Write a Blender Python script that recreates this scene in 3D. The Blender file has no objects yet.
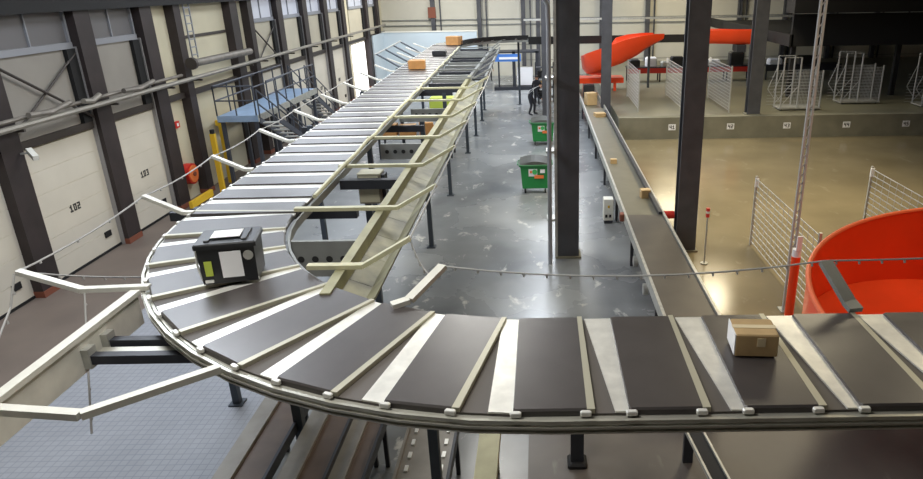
import bpy, math, random
from mathutils import Vector, Matrix
random.seed(7)
S = bpy.context.scene
COL = S.collection
PI = math.pi
rad = math.radians

# ------------------------------------------------------------ materials
def mat(name, col, rough=0.5, metal=0.0, noise=0.0, nscale=4.0, bump=0.0, bscale=30.0, emit=None, spec=None, alpha=None):
    m = bpy.data.materials.new(name); m.use_nodes = True
    nt = m.node_tree; b = nt.nodes['Principled BSDF']
    b.inputs['Base Color'].default_value = (*col, 1)
    b.inputs['Roughness'].default_value = rough
    b.inputs['Metallic'].default_value = metal
    if spec is not None: b.inputs['Specular IOR Level'].default_value = spec
    tc = nt.nodes.new('ShaderNodeTexCoord')
    if noise:
        n = nt.nodes.new('ShaderNodeTexNoise'); n.inputs['Scale'].default_value = nscale; n.inputs['Detail'].default_value = 5
        nt.links.new(tc.outputs['Object'], n.inputs['Vector'])
        r = nt.nodes.new('ShaderNodeValToRGB')
        r.color_ramp.elements[0].position = 0.3; r.color_ramp.elements[1].position = 0.7
        r.color_ramp.elements[0].color = (*[c*(1-noise) for c in col], 1)
        r.color_ramp.elements[1].color = (*[min(1, c*(1+noise)) for c in col], 1)
        nt.links.new(n.outputs['Fac'], r.inputs['Fac']); nt.links.new(r.outputs['Color'], b.inputs['Base Color'])
    if bump:
        n2 = nt.nodes.new('ShaderNodeTexNoise'); n2.inputs['Scale'].default_value = bscale
        nt.links.new(tc.outputs['Object'], n2.inputs['Vector'])
        bp = nt.nodes.new('ShaderNodeBump'); bp.inputs['Strength'].default_value = bump; bp.inputs['Distance'].default_value = 0.02
        nt.links.new(n2.outputs['Fac'], bp.inputs['Height']); nt.links.new(bp.outputs['Normal'], b.inputs['Normal'])
    if emit:
        b.inputs['Emission Color'].default_value = (*emit[0], 1); b.inputs['Emission Strength'].default_value = emit[1]
    return m

M = {}
M['belt'] = mat('rubber_belt', (0.066, 0.058, 0.057), 0.33, spec=.8, noise=0.12, nscale=3, bump=0.05, bscale=120)
M['tray'] = mat('brushed_tray_metal', (0.86, 0.85, 0.80), 0.36, 0.4, noise=0.12, nscale=6)
M['strip'] = mat('cream_edge_strip', (0.50, 0.48, 0.38), 0.4, 0.3)
M['bellows'] = mat('dark_bellows', (0.10, 0.088, 0.08), 0.6)
M['clip'] = mat('bright_clip', (0.85, 0.85, 0.82), 0.3, 0.3)
M['galv'] = mat('galvanised_steel', (0.50, 0.50, 0.47), 0.42, 0.5, noise=0.15, nscale=8)
M['rail'] = mat('aluminium_rail', (0.52, 0.51, 0.45), 0.38, 0.5, noise=0.1, nscale=5)
M['yellowed'] = mat('cream_painted_beam', (0.33, 0.315, 0.19), 0.5, 0.1, noise=0.15, nscale=4)
M['greyplate'] = mat('grey_steel_plate', (0.27, 0.28, 0.27), 0.5, 0.3, noise=0.12, nscale=3)
M['hole'] = mat('dark_hole', (0.02, 0.02, 0.02), 0.8)
M['arm'] = mat('white_painted_arm', (0.74, 0.73, 0.66), 0.45, noise=0.08, nscale=5)
M['armr'] = mat('cream_painted_arm', (0.56, 0.54, 0.36), 0.45, noise=0.1, nscale=5)
M['darksteel'] = mat('dark_blue_grey_steel', (0.035, 0.038, 0.048), 0.5, 0.2, noise=0.15, nscale=3)
M['leg'] = mat('slate_leg_steel', (0.06, 0.075, 0.095), 0.5, 0.2)
M['column'] = mat('charcoal_column_paint', (0.072, 0.074, 0.085), 0.5, 0.1, noise=0.18, nscale=2)
M['wallcol'] = mat('brown_black_column_paint', (0.036, 0.027, 0.027), 0.55, 0.1, noise=0.2, nscale=2)
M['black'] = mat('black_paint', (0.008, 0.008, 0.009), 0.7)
M['cream'] = mat('cream_wall_panel', (0.62, 0.57, 0.42), 0.7, noise=0.06, nscale=0.7)
M['door'] = mat('dock_door_white', (0.66, 0.62, 0.53), 0.55, noise=0.05, nscale=0.8)
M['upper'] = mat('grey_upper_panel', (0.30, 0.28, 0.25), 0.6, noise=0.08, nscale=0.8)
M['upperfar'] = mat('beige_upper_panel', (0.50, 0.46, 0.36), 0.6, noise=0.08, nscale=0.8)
M['lintel'] = mat('brown_lintel', (0.055, 0.045, 0.04), 0.55)
M['frame'] = mat('grey_window_frame', (0.30, 0.31, 0.34), 0.5, 0.1)
M['guide'] = mat('door_guide_rail', (0.34, 0.33, 0.33), 0.5, 0.2)
M['pipe'] = mat('dusty_pipe', (0.21, 0.19, 0.165), 0.5, 0.3, noise=0.25, nscale=3)
M['pipelight'] = mat('pale_pipe', (0.27, 0.25, 0.215), 0.45, 0.3, noise=0.15, nscale=3)
M['bluedeck'] = mat('blue_deck', (0.30, 0.42, 0.60), 0.5, noise=0.1, nscale=3)
M['handrail'] = mat('slate_handrail', (0.08, 0.09, 0.115), 0.5, 0.3)
M['yellow'] = mat('safety_yellow', (0.78, 0.50, 0.03), 0.5)
M['red'] = mat('signal_red', (0.62, 0.03, 0.02), 0.45)
M['orange'] = mat('chute_orange_red', (0.90, 0.075, 0.018), 0.28, noise=0.06, nscale=1)
M['orangerim'] = mat('chute_rim_orange', (0.85, 0.16, 0.06), 0.35)
M['paleblue'] = mat('pale_blue_wall_panel', (0.50, 0.59, 0.66), 0.6, noise=0.05, nscale=0.5)
M['farwall'] = mat('far_wall_cream', (0.60, 0.58, 0.50), 0.7, noise=0.06, nscale=0.5)
M['cabinet'] = mat('beige_cabinet', (0.50, 0.48, 0.36), 0.5)
M['cabinetdark'] = mat('grey_cabinet_side', (0.22, 0.21, 0.17), 0.5)
M['white'] = mat('white_enamel', (0.80, 0.80, 0.74), 0.5)
M['paper'] = mat('white_paper', (0.86, 0.86, 0.88), 0.8)
M['cratebl'] = mat('black_crate_plastic', (0.014, 0.015, 0.018), 0.38, bump=0.05)
M['lime'] = mat('lime_sticker', (0.50, 0.60, 0.08), 0.6)
M['card'] = mat('cardboard', (0.52, 0.36, 0.18), 0.8, noise=0.08, nscale=6)
M['cardo'] = mat('orange_cardboard', (0.55, 0.27, 0.09), 0.8, noise=0.08, nscale=6)
M['tape'] = mat('parcel_tape', (0.66, 0.55, 0.36), 0.4)
M['green'] = mat('bin_green', (0.015, 0.24, 0.055), 0.42, noise=0.08, nscale=4)
M['greend'] = mat('bin_rim_green', (0.012, 0.15, 0.04), 0.45)
M['lid'] = mat('bin_lid_grey', (0.035, 0.038, 0.032), 0.5, noise=0.5, nscale=4)
M['stickg'] = mat('sticker_green', (0.05, 0.45, 0.12), 0.6)
M['sticko'] = mat('sticker_orange', (0.80, 0.20, 0.05), 0.6)
M['rconvbelt'] = mat('brown_belt', (0.085, 0.072, 0.055), 0.45, noise=0.1, nscale=2)
M['rconvbelt2'] = mat('olive_belt', (0.15, 0.14, 0.10), 0.42, noise=0.1, nscale=2)
M['brownbeam'] = mat('brown_conveyor_belt', (0.13, 0.085, 0.06), 0.5, noise=0.2, nscale=3)
M['greybeam'] = mat('grey_brown_strip', (0.27, 0.25, 0.22), 0.5, 0.2, noise=0.15, nscale=3)
M['curb'] = mat('loading_kerb_concrete', (0.20, 0.19, 0.14), 0.75, noise=0.15, nscale=1.5)
M['rope'] = mat('pale_net_rope', (0.46, 0.455, 0.45), 0.8)
M['mesh'] = mat('galvanised_wire', (0.55, 0.56, 0.58), 0.45, 0.4)
M['skin'] = mat('skin', (0.50, 0.28, 0.19), 0.6)
M['hair'] = mat('dark_hair', (0.02, 0.014, 0.01), 0.7)
M['navy'] = mat('dark_workwear', (0.015, 0.017, 0.025), 0.8)
M['reflect'] = mat('reflective_strap', (0.75, 0.77, 0.78), 0.4)
M['bluesign'] = mat('blue_sign', (0.06, 0.20, 0.60), 0.5)
M['roller'] = mat('zinc_roller', (0.60, 0.58, 0.52), 0.3, 0.8)
M['glass'] = mat('frosted_window', (0.34, 0.36, 0.40), 0.35, emit=((0.75, 0.78, 0.9), 0.28))
M['addedglass'] = mat('added_daylight_window', (.6, .65, .7), .4, emit=((.82, .90, 1.0), 3.5))
M['shadedglass'] = mat('shaded_window', (0.16, 0.155, 0.16), 0.4)  # near panes: vignette darkening put into the glass colour
M['daylight'] = mat('open_doorway_daylight', (0.8, 0.8, 0.85), 0.8, emit=((0.88, 0.87, 1.0), 1.7))
M['lampmat'] = mat('lamp_tube', (1, 1, 1), 0.5, emit=((1, 0.95, 0.85), 3.0))
M['ceil'] = mat('ceiling_sheet', (0.22, 0.22, 0.22), 0.8)
M['blackbox'] = mat('black_goods', (0.02, 0.02, 0.022), 0.5)
M['rust'] = mat('rust_red_base', (0.22, 0.07, 0.04), 0.7)

def floor_mat(name, base, dark, scuff, scale, rough, grid=None, scuffpos=0.62, scuffamt=0.8):
    m = bpy.data.materials.new(name); m.use_nodes = True
    nt = m.node_tree; N = nt.nodes; L = nt.links; b = N['Principled BSDF']
    tc = N.new('ShaderNodeTexCoord')
    n1 = N.new('ShaderNodeTexNoise'); n1.inputs['Scale'].default_value = scale; n1.inputs['Detail'].default_value = 6
    L.new(tc.outputs['Object'], n1.inputs['Vector'])
    r = N.new('ShaderNodeValToRGB'); r.color_ramp.elements[0].position = .35; r.color_ramp.elements[1].position = .68
    r.color_ramp.elements[0].color = (*dark, 1); r.color_ramp.elements[1].color = (*base, 1)
    L.new(n1.outputs['Fac'], r.inputs['Fac'])
    out = r.outputs['Color']
    if scuff:
        mp = N.new('ShaderNodeMapping'); mp.inputs['Scale'].default_value = (1.1, 0.55, 1)
        L.new(tc.outputs['Object'], mp.inputs['Vector'])
        n2 = N.new('ShaderNodeTexNoise'); n2.inputs['Scale'].default_value = 1.7; n2.inputs['Detail'].default_value = 9; n2.inputs['Roughness'].default_value = .62; n2.inputs['Distortion'].default_value = .5
        L.new(mp.outputs['Vector'], n2.inputs['Vector'])
        r2 = N.new('ShaderNodeValToRGB'); r2.color_ramp.elements[0].position = scuffpos; r2.color_ramp.elements[1].position = scuffpos+.08
        r2.color_ramp.elements[1].color = (scuffamt, scuffamt, scuffamt, 1)
        L.new(n2.outputs['Fac'], r2.inputs['Fac'])
        mx = N.new('ShaderNodeMix'); mx.data_type = 'RGBA'
        L.new(r2.outputs['Color'], mx.inputs['Factor']); L.new(out, mx.inputs['A']); mx.inputs['B'].default_value = (*scuff, 1)
        out = mx.outputs['Result']
    if grid:
        br = N.new('ShaderNodeTexBrick'); br.offset = 0; br.inputs['Scale'].default_value = 1
        br.inputs['Brick Width'].default_value = grid; br.inputs['Row Height'].default_value = grid
        br.inputs['Mortar Size'].default_value = grid*.06; br.inputs['Color1'].default_value = (1, 1, 1, 1); br.inputs['Color2'].default_value = (.93, .93, .93, 1)
        br.inputs['Mortar'].default_value = (.72, .73, .76, 1)
        L.new(tc.outputs['Object'], br.inputs['Vector'])
        mx = N.new('ShaderNodeMix'); mx.data_type = 'RGBA'; mx.blend_type = 'MULTIPLY'; mx.inputs['Factor'].default_value = 1
        L.new(out, mx.inputs['A']); L.new(br.outputs['Color'], mx.inputs['B']); out = mx.outputs['Result']
    L.new(out, b.inputs['Base Color'])
    rr = N.new('ShaderNodeMapRange'); rr.inputs['To Min'].default_value = rough*.75; rr.inputs['To Max'].default_value = rough*1.25
    L.new(n1.outputs['Fac'], rr.inputs['Value']); L.new(rr.outputs['Result'], b.inputs['Roughness'])
    return m
M['fl_hall'] = floor_mat('hall_floor_concrete', (0.30, 0.315, 0.325), (0.15, 0.162, 0.175), (0.66, 0.66, 0.62), 0.33, 0.27, scuffpos=.60)
M['fl_dock'] = floor_mat('dock_floor_brown', (0.205, 0.165, 0.14), (0.16, 0.128, 0.11), None, 0.8, 0.55)
M['fl_tile'] = floor_mat('grid_patterned_floor', (0.40, 0.42, 0.47), (0.31, 0.33, 0.375), None, 0.35, 0.45, grid=0.13)
M['fl_tan'] = floor_mat('storage_floor_tan', (0.30, 0.245, 0.145), (0.225, 0.185, 0.11), (0.38, 0.33, 0.22), 0.35, 0.17, scuffpos=.6, scuffamt=.4)
M['fl_olive'] = floor_mat('raised_floor_olive', (0.20, 0.19, 0.13), (0.14, 0.135, 0.10), None, 0.5, 0.4)
M['fl_front'] = floor_mat('front_floor_brown_grey', (0.135, 0.12, 0.105), (0.085, 0.073, 0.065), (0.24, 0.23, 0.2), 0.6, 0.45, scuffpos=.63, scuffamt=.5)

# ------------------------------------------------------------ mesh helpers
class MB:
    def __init__(s): s.v = []; s.f = []; s.mi = []
    def add(s, vs, fs, m=0):
        o = len(s.v); s.v += [tuple(v) for v in vs]; s.f += [tuple(i+o for i in f) for f in fs]; s.mi += [m]*len(fs); return s
    def box(s, x0, y0, z0, x1, y1, z1, m=0):
        v = [(x0,y0,z0),(x1,y0,z0),(x1,y1,z0),(x0,y1,z0),(x0,y0,z1),(x1,y0,z1),(x1,y1,z1),(x0,y1,z1)]
        return s.add(v, [(0,3,2,1),(4,5,6,7),(0,1,5,4),(1,2,6,5),(2,3,7,6),(3,0,4,7)], m)
    def cbox(s, cx, cy, z0, w, d, h, rz=0, bev=0.0, m=0):
        # box with bevelled vertical edges and top
        b = min(bev, w/2.01, d/2.01, h/2.01)
        if b <= 0: pts = [(-w/2,-d/2),(w/2,-d/2),(w/2,d/2),(-w/2,d/2)]
        else: pts = [(-w/2+b,-d/2),(w/2-b,-d/2),(w/2,-d/2+b),(w/2,d/2-b),(w/2-b,d/2),(-w/2+b,d/2),(-w/2,d/2-b),(-w/2,-d/2+b)]
        n = len(pts); ca, sa = math.cos(rz), math.sin(rz)
        rings = [(z0, 1.0)]
        rings += [(z0+h-b, 1.0), (z0+h, 1-2*b/max(w, d))] if b > 0 else [(z0+h, 1.0)]
        vs = []; 
        for z, k in rings:
            for x, y in pts:
                x *= k; y *= k; vs.append((cx+x*ca-y*sa, cy+x*sa+y*ca, z))
        fs = [tuple(reversed(range(n))), tuple(range((len(rings)-1)*n, len(rings)*n))]
        for r in range(len(rings)-1):
            for i in range(n): j = (i+1) % n; fs.append((r*n+i, r*n+j, (r+1)*n+j, (r+1)*n+i))
        return s.add(vs, fs, m)
    def prism(s, poly, z0, z1, m=0):
        n = len(poly); vs = [(x,y,z0) for x,y in poly]+[(x,y,z1) for x,y in poly]
        fs = [tuple(reversed(range(n))), tuple(range(n,2*n))]+[(i,(i+1)%n,n+(i+1)%n,n+i) for i in range(n)]
        return s.add(vs, fs, m)
    def bar(s, a, b, w, h, m=0, up=(0,0,1)):
        # rectangular bar from a to b; w sideways, h along up
        a = Vector(a); b = Vector(b); d = (b-a).normalized(); u = Vector(up)
        if abs(d.dot(u)) > .98: u = Vector((0,1,0))
        r = d.cross(u).normalized(); u = r.cross(d).normalized()
        vs = []
        for p in (a, b):
            for i, j in ((-1,-1),(1,-1),(1,1),(-1,1)): vs.append(p+r*(i*w/2)+u*(j*h/2))
        return s.add(vs, [(0,1,2,3),(7,6,5,4),(0,4,5,1),(1,5,6,2),(2,6,7,3),(3,7,4,0)], m)
    def tube(s, pts, r, n=8, m=0, caps=True):
        pts = [Vector(p) for p in pts]; rings = []
        rs = r if isinstance(r, (list, tuple)) else [r]*len(pts)
        ref = None
        for i, p in enumerate(pts):
            d = (pts[min(i+1,len(pts)-1)]-pts[max(i-1,0)]).normalized()
            u = Vector((0,0,1)) if abs(d.z) < .95 else Vector((0,1,0))
            a = d.cross(u).normalized(); b = a.cross(d).normalized()
            rings.append([p+(a*math.cos(2*PI*k/n)+b*math.sin(2*PI*k/n))*rs[i] for k in range(n)])
        vs = [v for rg in rings for v in rg]; fs = []
        for i in range(len(pts)-1):
            for k in range(n): j = (k+1) % n; fs.append((i*n+k, i*n+j, (i+1)*n+j, (i+1)*n+k))
        if caps: fs += [tuple(reversed(range(n))), tuple(range((len(pts)-1)*n, len(pts)*n))]
        return s.add(vs, fs, m)
    def disc_y(s, c, r, t, n=16, m=0):
        return s.tube([c, (c[0]+t[0], c[1]+t[1], c[2]+t[2])], r, n, m)
    def build(s, name, m, parent=None, smooth=False, loc=None):
        me = bpy.data.meshes.new(name); me.from_pydata(s.v, [], s.f)
        ms = m if isinstance(m, (list, tuple)) else [m]
        for q in ms: me.materials.append(q)
        for p, k in zip(me.polygons, s.mi): p.material_index = k; p.use_smooth = smooth
        me.update()
        if True:
            import bmesh
            bm = bmesh.new(); bm.from_mesh(me); bmesh.ops.recalc_face_normals(bm, faces=bm.faces); bm.to_mesh(me); bm.free()
        o = bpy.data.objects.new(name, me); COL.objects.link(o)
        if smooth:
            try:
                me.set_sharp_from_angle(angle=rad(40))
            except Exception: pass
        if parent: o.parent = parent
        if loc: o.location = loc
        return o

def thing(name, label, cat, loc=(0,0,0), rz=0, group=None):
    o = bpy.data.objects.new(name, None); COL.objects.link(o); o.location = loc; o.rotation_euler = (0,0,rz)
    o['label'] = label; o['category'] = cat
    if group: o['group'] = group
    return o
def tag(o, label, cat, group=None):
    o['label'] = label; o['category'] = cat
    if group: o['group'] = group
    return o
def struct(o): o['kind'] = 'structure'; return o
def copy_tree(o, parent=None):
    c = o.copy(); COL.objects.link(c); c.parent = parent
    for ch in o.children: copy_tree(ch, c)
    return c
def ordinal(n):
    w = ['zeroth','first','second','third','fourth','fifth','sixth','seventh','eighth','ninth','tenth','eleventh','twelfth','thirteenth','fourteenth','fifteenth','sixteenth','seventeenth','eighteenth','nineteenth','twentieth']
    if n <= 20: return w[n]
    t = {2:'twenty',3:'thirty',4:'forty'}[n//10]
    return t+'-'+w[n%10] if n % 10 else {2:'twentieth',3:'thirtieth',4:'fortieth'}[n//10]

# ------------------------------------------------------------ camera
W, Hh, F = 923, 479, 676.0
CX, CY = 544.0, 239.5
cam = bpy.data.cameras.new('camera'); co = bpy.data.objects.new('camera', cam); COL.objects.link(co)
cam.sensor_fit = 'HORIZONTAL'; cam.sensor_width = 36; cam.lens = F/W*36
cam.shift_x = -(CX-W/2)/W
cam.shift_y = 0
cam.clip_end = 300; cam.clip_start = 0.05
p, r0 = rad(20.8), rad(0.9)
co.matrix_world = Matrix.Translation((0,0,7)) @ Matrix.Rotation(PI/2-p, 4, 'X') @ Matrix.Rotation(-r0, 4, 'Z')
S.camera = co

# ------------------------------------------------------------ setting
WX, FY = -12.5, 56.0
def slab(name, x0, y0, x1, y1, z0, z1, m): return struct(MB().box(x0,y0,z0,x1,y1,z1).build(name, m))
slab('floor', -4.6, 9.9, 3.6, FY, -.3, 0, M['fl_hall'])
slab('floor', -12.5, -3, -9.4, FY, -.3, 0, M['fl_dock'])
slab('floor', -9.4, -3, -4.6, 15.2, -.3, 0, M['fl_tile'])
slab('floor', -9.4, 15.2, -4.6, FY, -.3, 0, M['fl_hall'])
slab('floor', -4.6, -3, -.3, 9.9, -.3, 0, M['fl_hall'])
slab('floor', -.3, -3, 32, 9.9, -.3, 0, M['fl_front'])
slab('floor', 3.6, 9.9, 32, 32, -.3, 0, M['fl_tan'])
slab('floor', 3.6, 32, 32, FY, -.3, 1.0, M['fl_olive'])
struct(MB().box(3.6, 31.55, 0, 32, 32, 1.02).build('trim_1', M['curb']))
slab('wall_left', -13.0, -3, WX, FY, 0, 11, M['cream'])
slab('wall_far', -13.0, FY, 32.5, FY+.4, 0, 11, M['farwall'])
slab('wall_right', 32, -3, 32.4, FY, 0, 11, M['upper'])
slab('wall_back', -13, -3.4, 32.4, -3, 0, 11, M['upper'])
slab('ceiling', -13, -3.4, 32.4, FY+.4, 11, 11.3, M['ceil'])
MBs = MB(); MBs.box(-12.5, 7, 6.5, -12.05, FY, 7.1); struct(MBs.build('trim_2', M['black']))  # added eaves beam, its black stands in for vignette darkening along the top
slab('trim_5', -12.5, 7, -12.35, FY, 3.45, 3.63, M['lintel'])

# left wall bays between columns: (y0, y1, kind)
cols = [11.7, 15.3, 18.95, 22.05, 23.95, 28.4, 30.0, 33.4, 37.0, 40.6, 44.2, 50.2, 53.6]
bays = [(11.95,15.0,'door'), (15.65,18.6,'door'), (19.35,21.65,'door'), (24.3,28.0,'plain'), (30.35,33.0,'door'), (33.75,36.65,'door'), (37.35,40.2,'door'), (40.95,43.8,'door'), (46.2,49.8,'open'), (50.5,53.3,'door')]
digits = {'0': ['111','101','101','101','111'], '1': ['010','110','010','010','111'], '8': ['111','101','111','101','111'], '9': ['111','101','111','001','111'], '7': ['111','001','010','010','010'], '6': ['111','100','111','101','111'], '5':['111','100','111','001','111'],'4':['101','101','111','001','001'],'3':['111','001','011','001','111'],'2':['111','001','111','100','111']}
def glyphs(text, y, z, px, x):  # readable from +x looking to -x: text runs toward +y
    m = MB(); yy = y
    for ch in text:
        for r, row in enumerate(digits[ch]):
            for c_, v in enumerate(row):
                if v == '1': m.box(x, yy+c_*px, z-(r+1)*px, x+.006, yy+(c_+1)*px, z-r*px)
        yy += 4*px
    return m
dn = 0; wn = 0
for i, (y0, y1, k) in enumerate(bays):
    if k == 'plain':
        struct(MB().box(WX, y0, 5.35, WX+.05, y1, 5.45).build('trim_%d' % (20+i), M['lintel'])); continue
    if k == 'open':
        dn += 1
        struct(MB().box(WX, y0, 0.0, WX+.06, y1-.3, 3.3).build('door_%d' % dn, M['daylight']))
    else:
        dn += 1
        d = MB(); ph = 3.4/6
        for q in range(6):
            d.box(WX, y0, q*ph+.012, WX+.08, y1, (q+1)*ph-.004)
        d.box(WX, y0, 0, WX+.07, y1, 3.4)
        do = struct(d.build('door_%d' % dn, M['door']))
        MB().box(WX+.08, y1-.62, .42, WX+.11, y1-.34, .58).build('door_handle', M['black'], do)
        ym = (y0+y1)/2
        glyphs(str(101+i), ym-.2, 1.72, .038, WX+.082).build('door_number', M['blackbox'], do)
        MB().box(WX+.08, y0, -.0, WX+.10, y1, .07).build('bottom_seal', M['black'], do)
        # guide rail
        MB().box(WX, y1, 0, WX+.20, y1+.05, 5.6).box(WX, y1+.10, 0, WX+.26, y1+.16, 6.4).build('guide_rail', M['guide'], do)
    # upper grey panel and window
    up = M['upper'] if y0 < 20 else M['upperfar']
    struct(MB().box(WX, y0, 3.63, WX+.05, y1, 5.56).build('trim_%d' % (20+i), up))
    wn += 1
    w = struct(MB().box(WX, y0, 5.56, WX+.12, y1, 5.72).box(WX, y0, 5.72, WX+.1, y0+.07, 6.5).box(WX, y1-.07, 5.72, WX+.1, y1, 6.5).box(WX, (y0+y1)/2-.02, 5.72, WX+.08, (y0+y1)/2+.02, 6.5).build('window_%d' % wn, M['frame']))
    MB().box(WX, y0+.07, 5.72, WX+.03, y1-.07, 6.5).build('pane', M['glass'] if y0 > 26 else M['shadedglass'], w)
    # dark reveal right of the upper panel
    MB().box(WX+.05, y1-.35, 3.63, WX+.16, y1, 5.56).build('reveal', M['black'], w)
for i, y in enumerate(cols):
    hw = .33 if i not in (4, 6) else .22
    m = MB().box(WX, y-hw, 0, WX+.28, y+hw, 6.8)
    m.box(WX+.28, y-hw, 0, WX+.32, y+hw, 6.8)
    c = struct(m.build('trim_%d' % (50+i), M['wallcol']))
    MB().box(WX, y-hw-.01, 0, WX+.34, y+hw+.01, .16).build('column_foot', M['rust'], c)
# x bracing
for n, (ya, yb) in enumerate(((15.6, 18.6), (30.2, 33.1))):
    m = MB().tube([(WX+.2, ya, 5.45), (WX+.2, yb, 3.75)], .035, 6).tube([(WX+.14, ya, 3.75), (WX+.14, yb, 5.45)], .03, 6)
    b = m.build('wall_brace', M['lintel']); tag(b, ['dark crossed bracing rods on the wall nearest the left edge of the picture', 'dark crossed bracing rods on the wall above the blue platform'][n], 'brace', 'crossed wall braces')

# unseen strip windows added above the lintel beam, for daylight and belt reflections
for i, (ya, yb) in enumerate(((15.5, 21.8), (22.3, 28.2), (28.7, 36.8), (37.3, 46.0))):
    w = struct(MB().box(WX, ya, 7.3, WX+.1, yb, 7.4).box(WX, ya, 10.4, WX+.1, yb, 10.5).box(WX, ya, 7.4, WX+.1, ya+.1, 10.4).box(WX, yb-.1, 7.4, WX+.1, yb, 10.4).build('window_%d' % (30+i), M['frame']))
    MB().box(WX, ya+.1, 7.4, WX+.04, yb-.1, 10.4).build('pane', M['addedglass'], w)
# far wall detail
m = MB()
for z in (3.95, 4.35): m.box(-12.5, FY-.12, z, 32, FY, z+.07)
struct(m.build('trim_3', M['greyplate']))
m = MB()
for k in range(26): z = 4.5+k*.1
for z in (1.2, 2.4): m.box(-12.5, FY-.03, z, 32, FY, z+.03)
struct(m.build('trim_4', M['cabinetdark']))
for i, x in enumerate((-8.4, -4.8, -1.35, -.2, 4.8, 8.4, 12.0, 15.6, 19.2, 22.8, 26.4)):
    m = MB().box(x-.16, FY-.45, 0, x+.16, FY-.12, 8).box(x+.5, FY-.2, 0, x+.6, FY-.12, 8)
    struct(m.build('trim_%d' % (70+i), M['column']))
# pale blue partition in the far left corner
m = MB().box(-12.15, 54.0, 0, -4.9, 54.12, 3.6).box(-12.15, 50.6, 0, -12.05, 54.0, 3.6)
b = tag(m.build('partition_wall', M['paleblue']), 'pale blue partition wall in the far left corner behind the belt', 'partition')
MB().box(-12.2, 53.95, 3.6, -4.85, 54.17, 3.68).build('cap_strip', M['white'], b)
sg = MB().box(-8.75, FY-.52, 4.55, -8.15, FY-.46, 5.35).build('hose_cabinet', M['rust']); tag(sg, 'small brown box fixed to a column on the far wall', 'box')

# ------------------------------------------------------------ sorter loop
BZ = 4.0; BW = 1.5; RC = 4.27; CYc = 9.3; SK = -0.026
YE = 36.9
def path_left(y):  # centre of the long straight
    return -RC + SK*(y-CYc)
XE = path_left(YE); R2 = 4.27; C2 = (XE+R2, YE)

PITCH = .87; BL = .565
def deck(name, m, L, parent):
    d = MB().cbox(0, 0, -.05, L, BW, .07, bev=.02); return d.build(name, m, parent)
def wedge(half, gi, go, m, parent, inner_y, L, name='gap_plate'):
    # plate between belts: x from +L/2 ; inner side y=inner_y
    y1 = BW/2
    poly = [(L/2-.02, -y1), (L/2+gi+.02, -y1), (L/2+go+.02, y1), (L/2-.02, y1)]
    return MB().prism(poly, -.06, -.012).build(name, m, parent)
def make_carriage(kind):
    t = thing('sorter_carriage', 'x', 'conveyor carriage', group='carriages of the sorter loop')
    MB().cbox(0, 0, -.05, BL, BW, .06, bev=.015).build('belt', M['belt'], t)
    a = BL/2; g = PITCH-BL; y1 = BW/2
    i0, o0 = Vector((a-.01, -y1)), Vector((a-.01, y1))
    if kind == 'bend':
        th = PITCH/RC
        def nxt(yl):  # the next belt's near end, one step further round the bend
            x = -a+.01; y = yl+RC
            return Vector((x*math.cos(th)+y*math.sin(th), -x*math.sin(th)+y*math.cos(th)-RC))
        i1, o1 = nxt(-y1), nxt(y1)
    else: i1, o1 = Vector((a+g+.01, -y1)), Vector((a+g+.01, y1))
    q = lambda p_: (p_.x, p_.y)
    MB().prism([q(i0), q(i1), q(o1), q(o0)], -.055, -.03).build('bellows', M['bellows'], t)
    fi, fo_ = {'long': (1.0, 1.0), 'bend': (.95, .42), 'flat': (.78, .34)}[kind]
    MB().prism([q(i0), q(i0.lerp(i1, fi)), q(o0.lerp(o1, fo_)), q(o0)], -.029, -.014).build('gap_plate', M['tray'], t)
    if kind != 'long':
        wi = .045/max(.05, (i1-i0).length); wo = .06/(o1-o0).length
        MB().prism([q(i0.lerp(i1, 1-wi)), q(i1), q(o1), q(o0.lerp(o1, 1-wo))], -.029, .012).build('edge_strip', M['strip'], t)
    for sx in (-1, 1):
        MB().cbox(sx*(a-.02), y1+.02, -.03, .085, .04, .035, bev=.008).build('end_clip', M['clip'], t)
    return t
protos = {'flat': make_carriage('flat'), 'bend': make_carriage('bend'), 'long': make_carriage('long')}
items = []
# local x along travel direction from right end of the front run leftwards; local +y = outside
# front: going left (-x); outside is -y (toward camera) -> rotation pi
front_c = [.465-PITCH/2+PITCH*k for k in range(0, 11)]
for k, x in enumerate(front_c): items.append(('f', k, (x, CYc-RC, BZ), PI))
th = PITCH/RC
a0 = .405/RC*1.0 + (PITCH/2)/RC  # angle of the first belt centre in the bend
k = 0; ang = a0
while ang < PI/2-.03:
    items.append(('b', k, (-RC*math.sin(ang), CYc-RC*math.cos(ang), BZ), PI-ang)); ang += th; k += 1
y = 9.37; k = 0; P2 = .745
while y < YE:
    items.append(('l', k, (path_left(y), y, BZ), PI/2 - SK)); y += P2; k += 1
ang = .05; k = 0
while ang < PI/2-.02:
    items.append(('c', k, (C2[0]-R2*math.cos(ang), C2[1]+R2*math.sin(ang), BZ), PI/2-ang)); ang += th; k += 1
x = C2[0]+.35; k = 0
while x < 22: items.append(('r', k, (x, C2[1]+R2, BZ), 0)); x += PITCH; k += 1
used = {'f': 0, 'b': 0}
proto_used = set()
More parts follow.
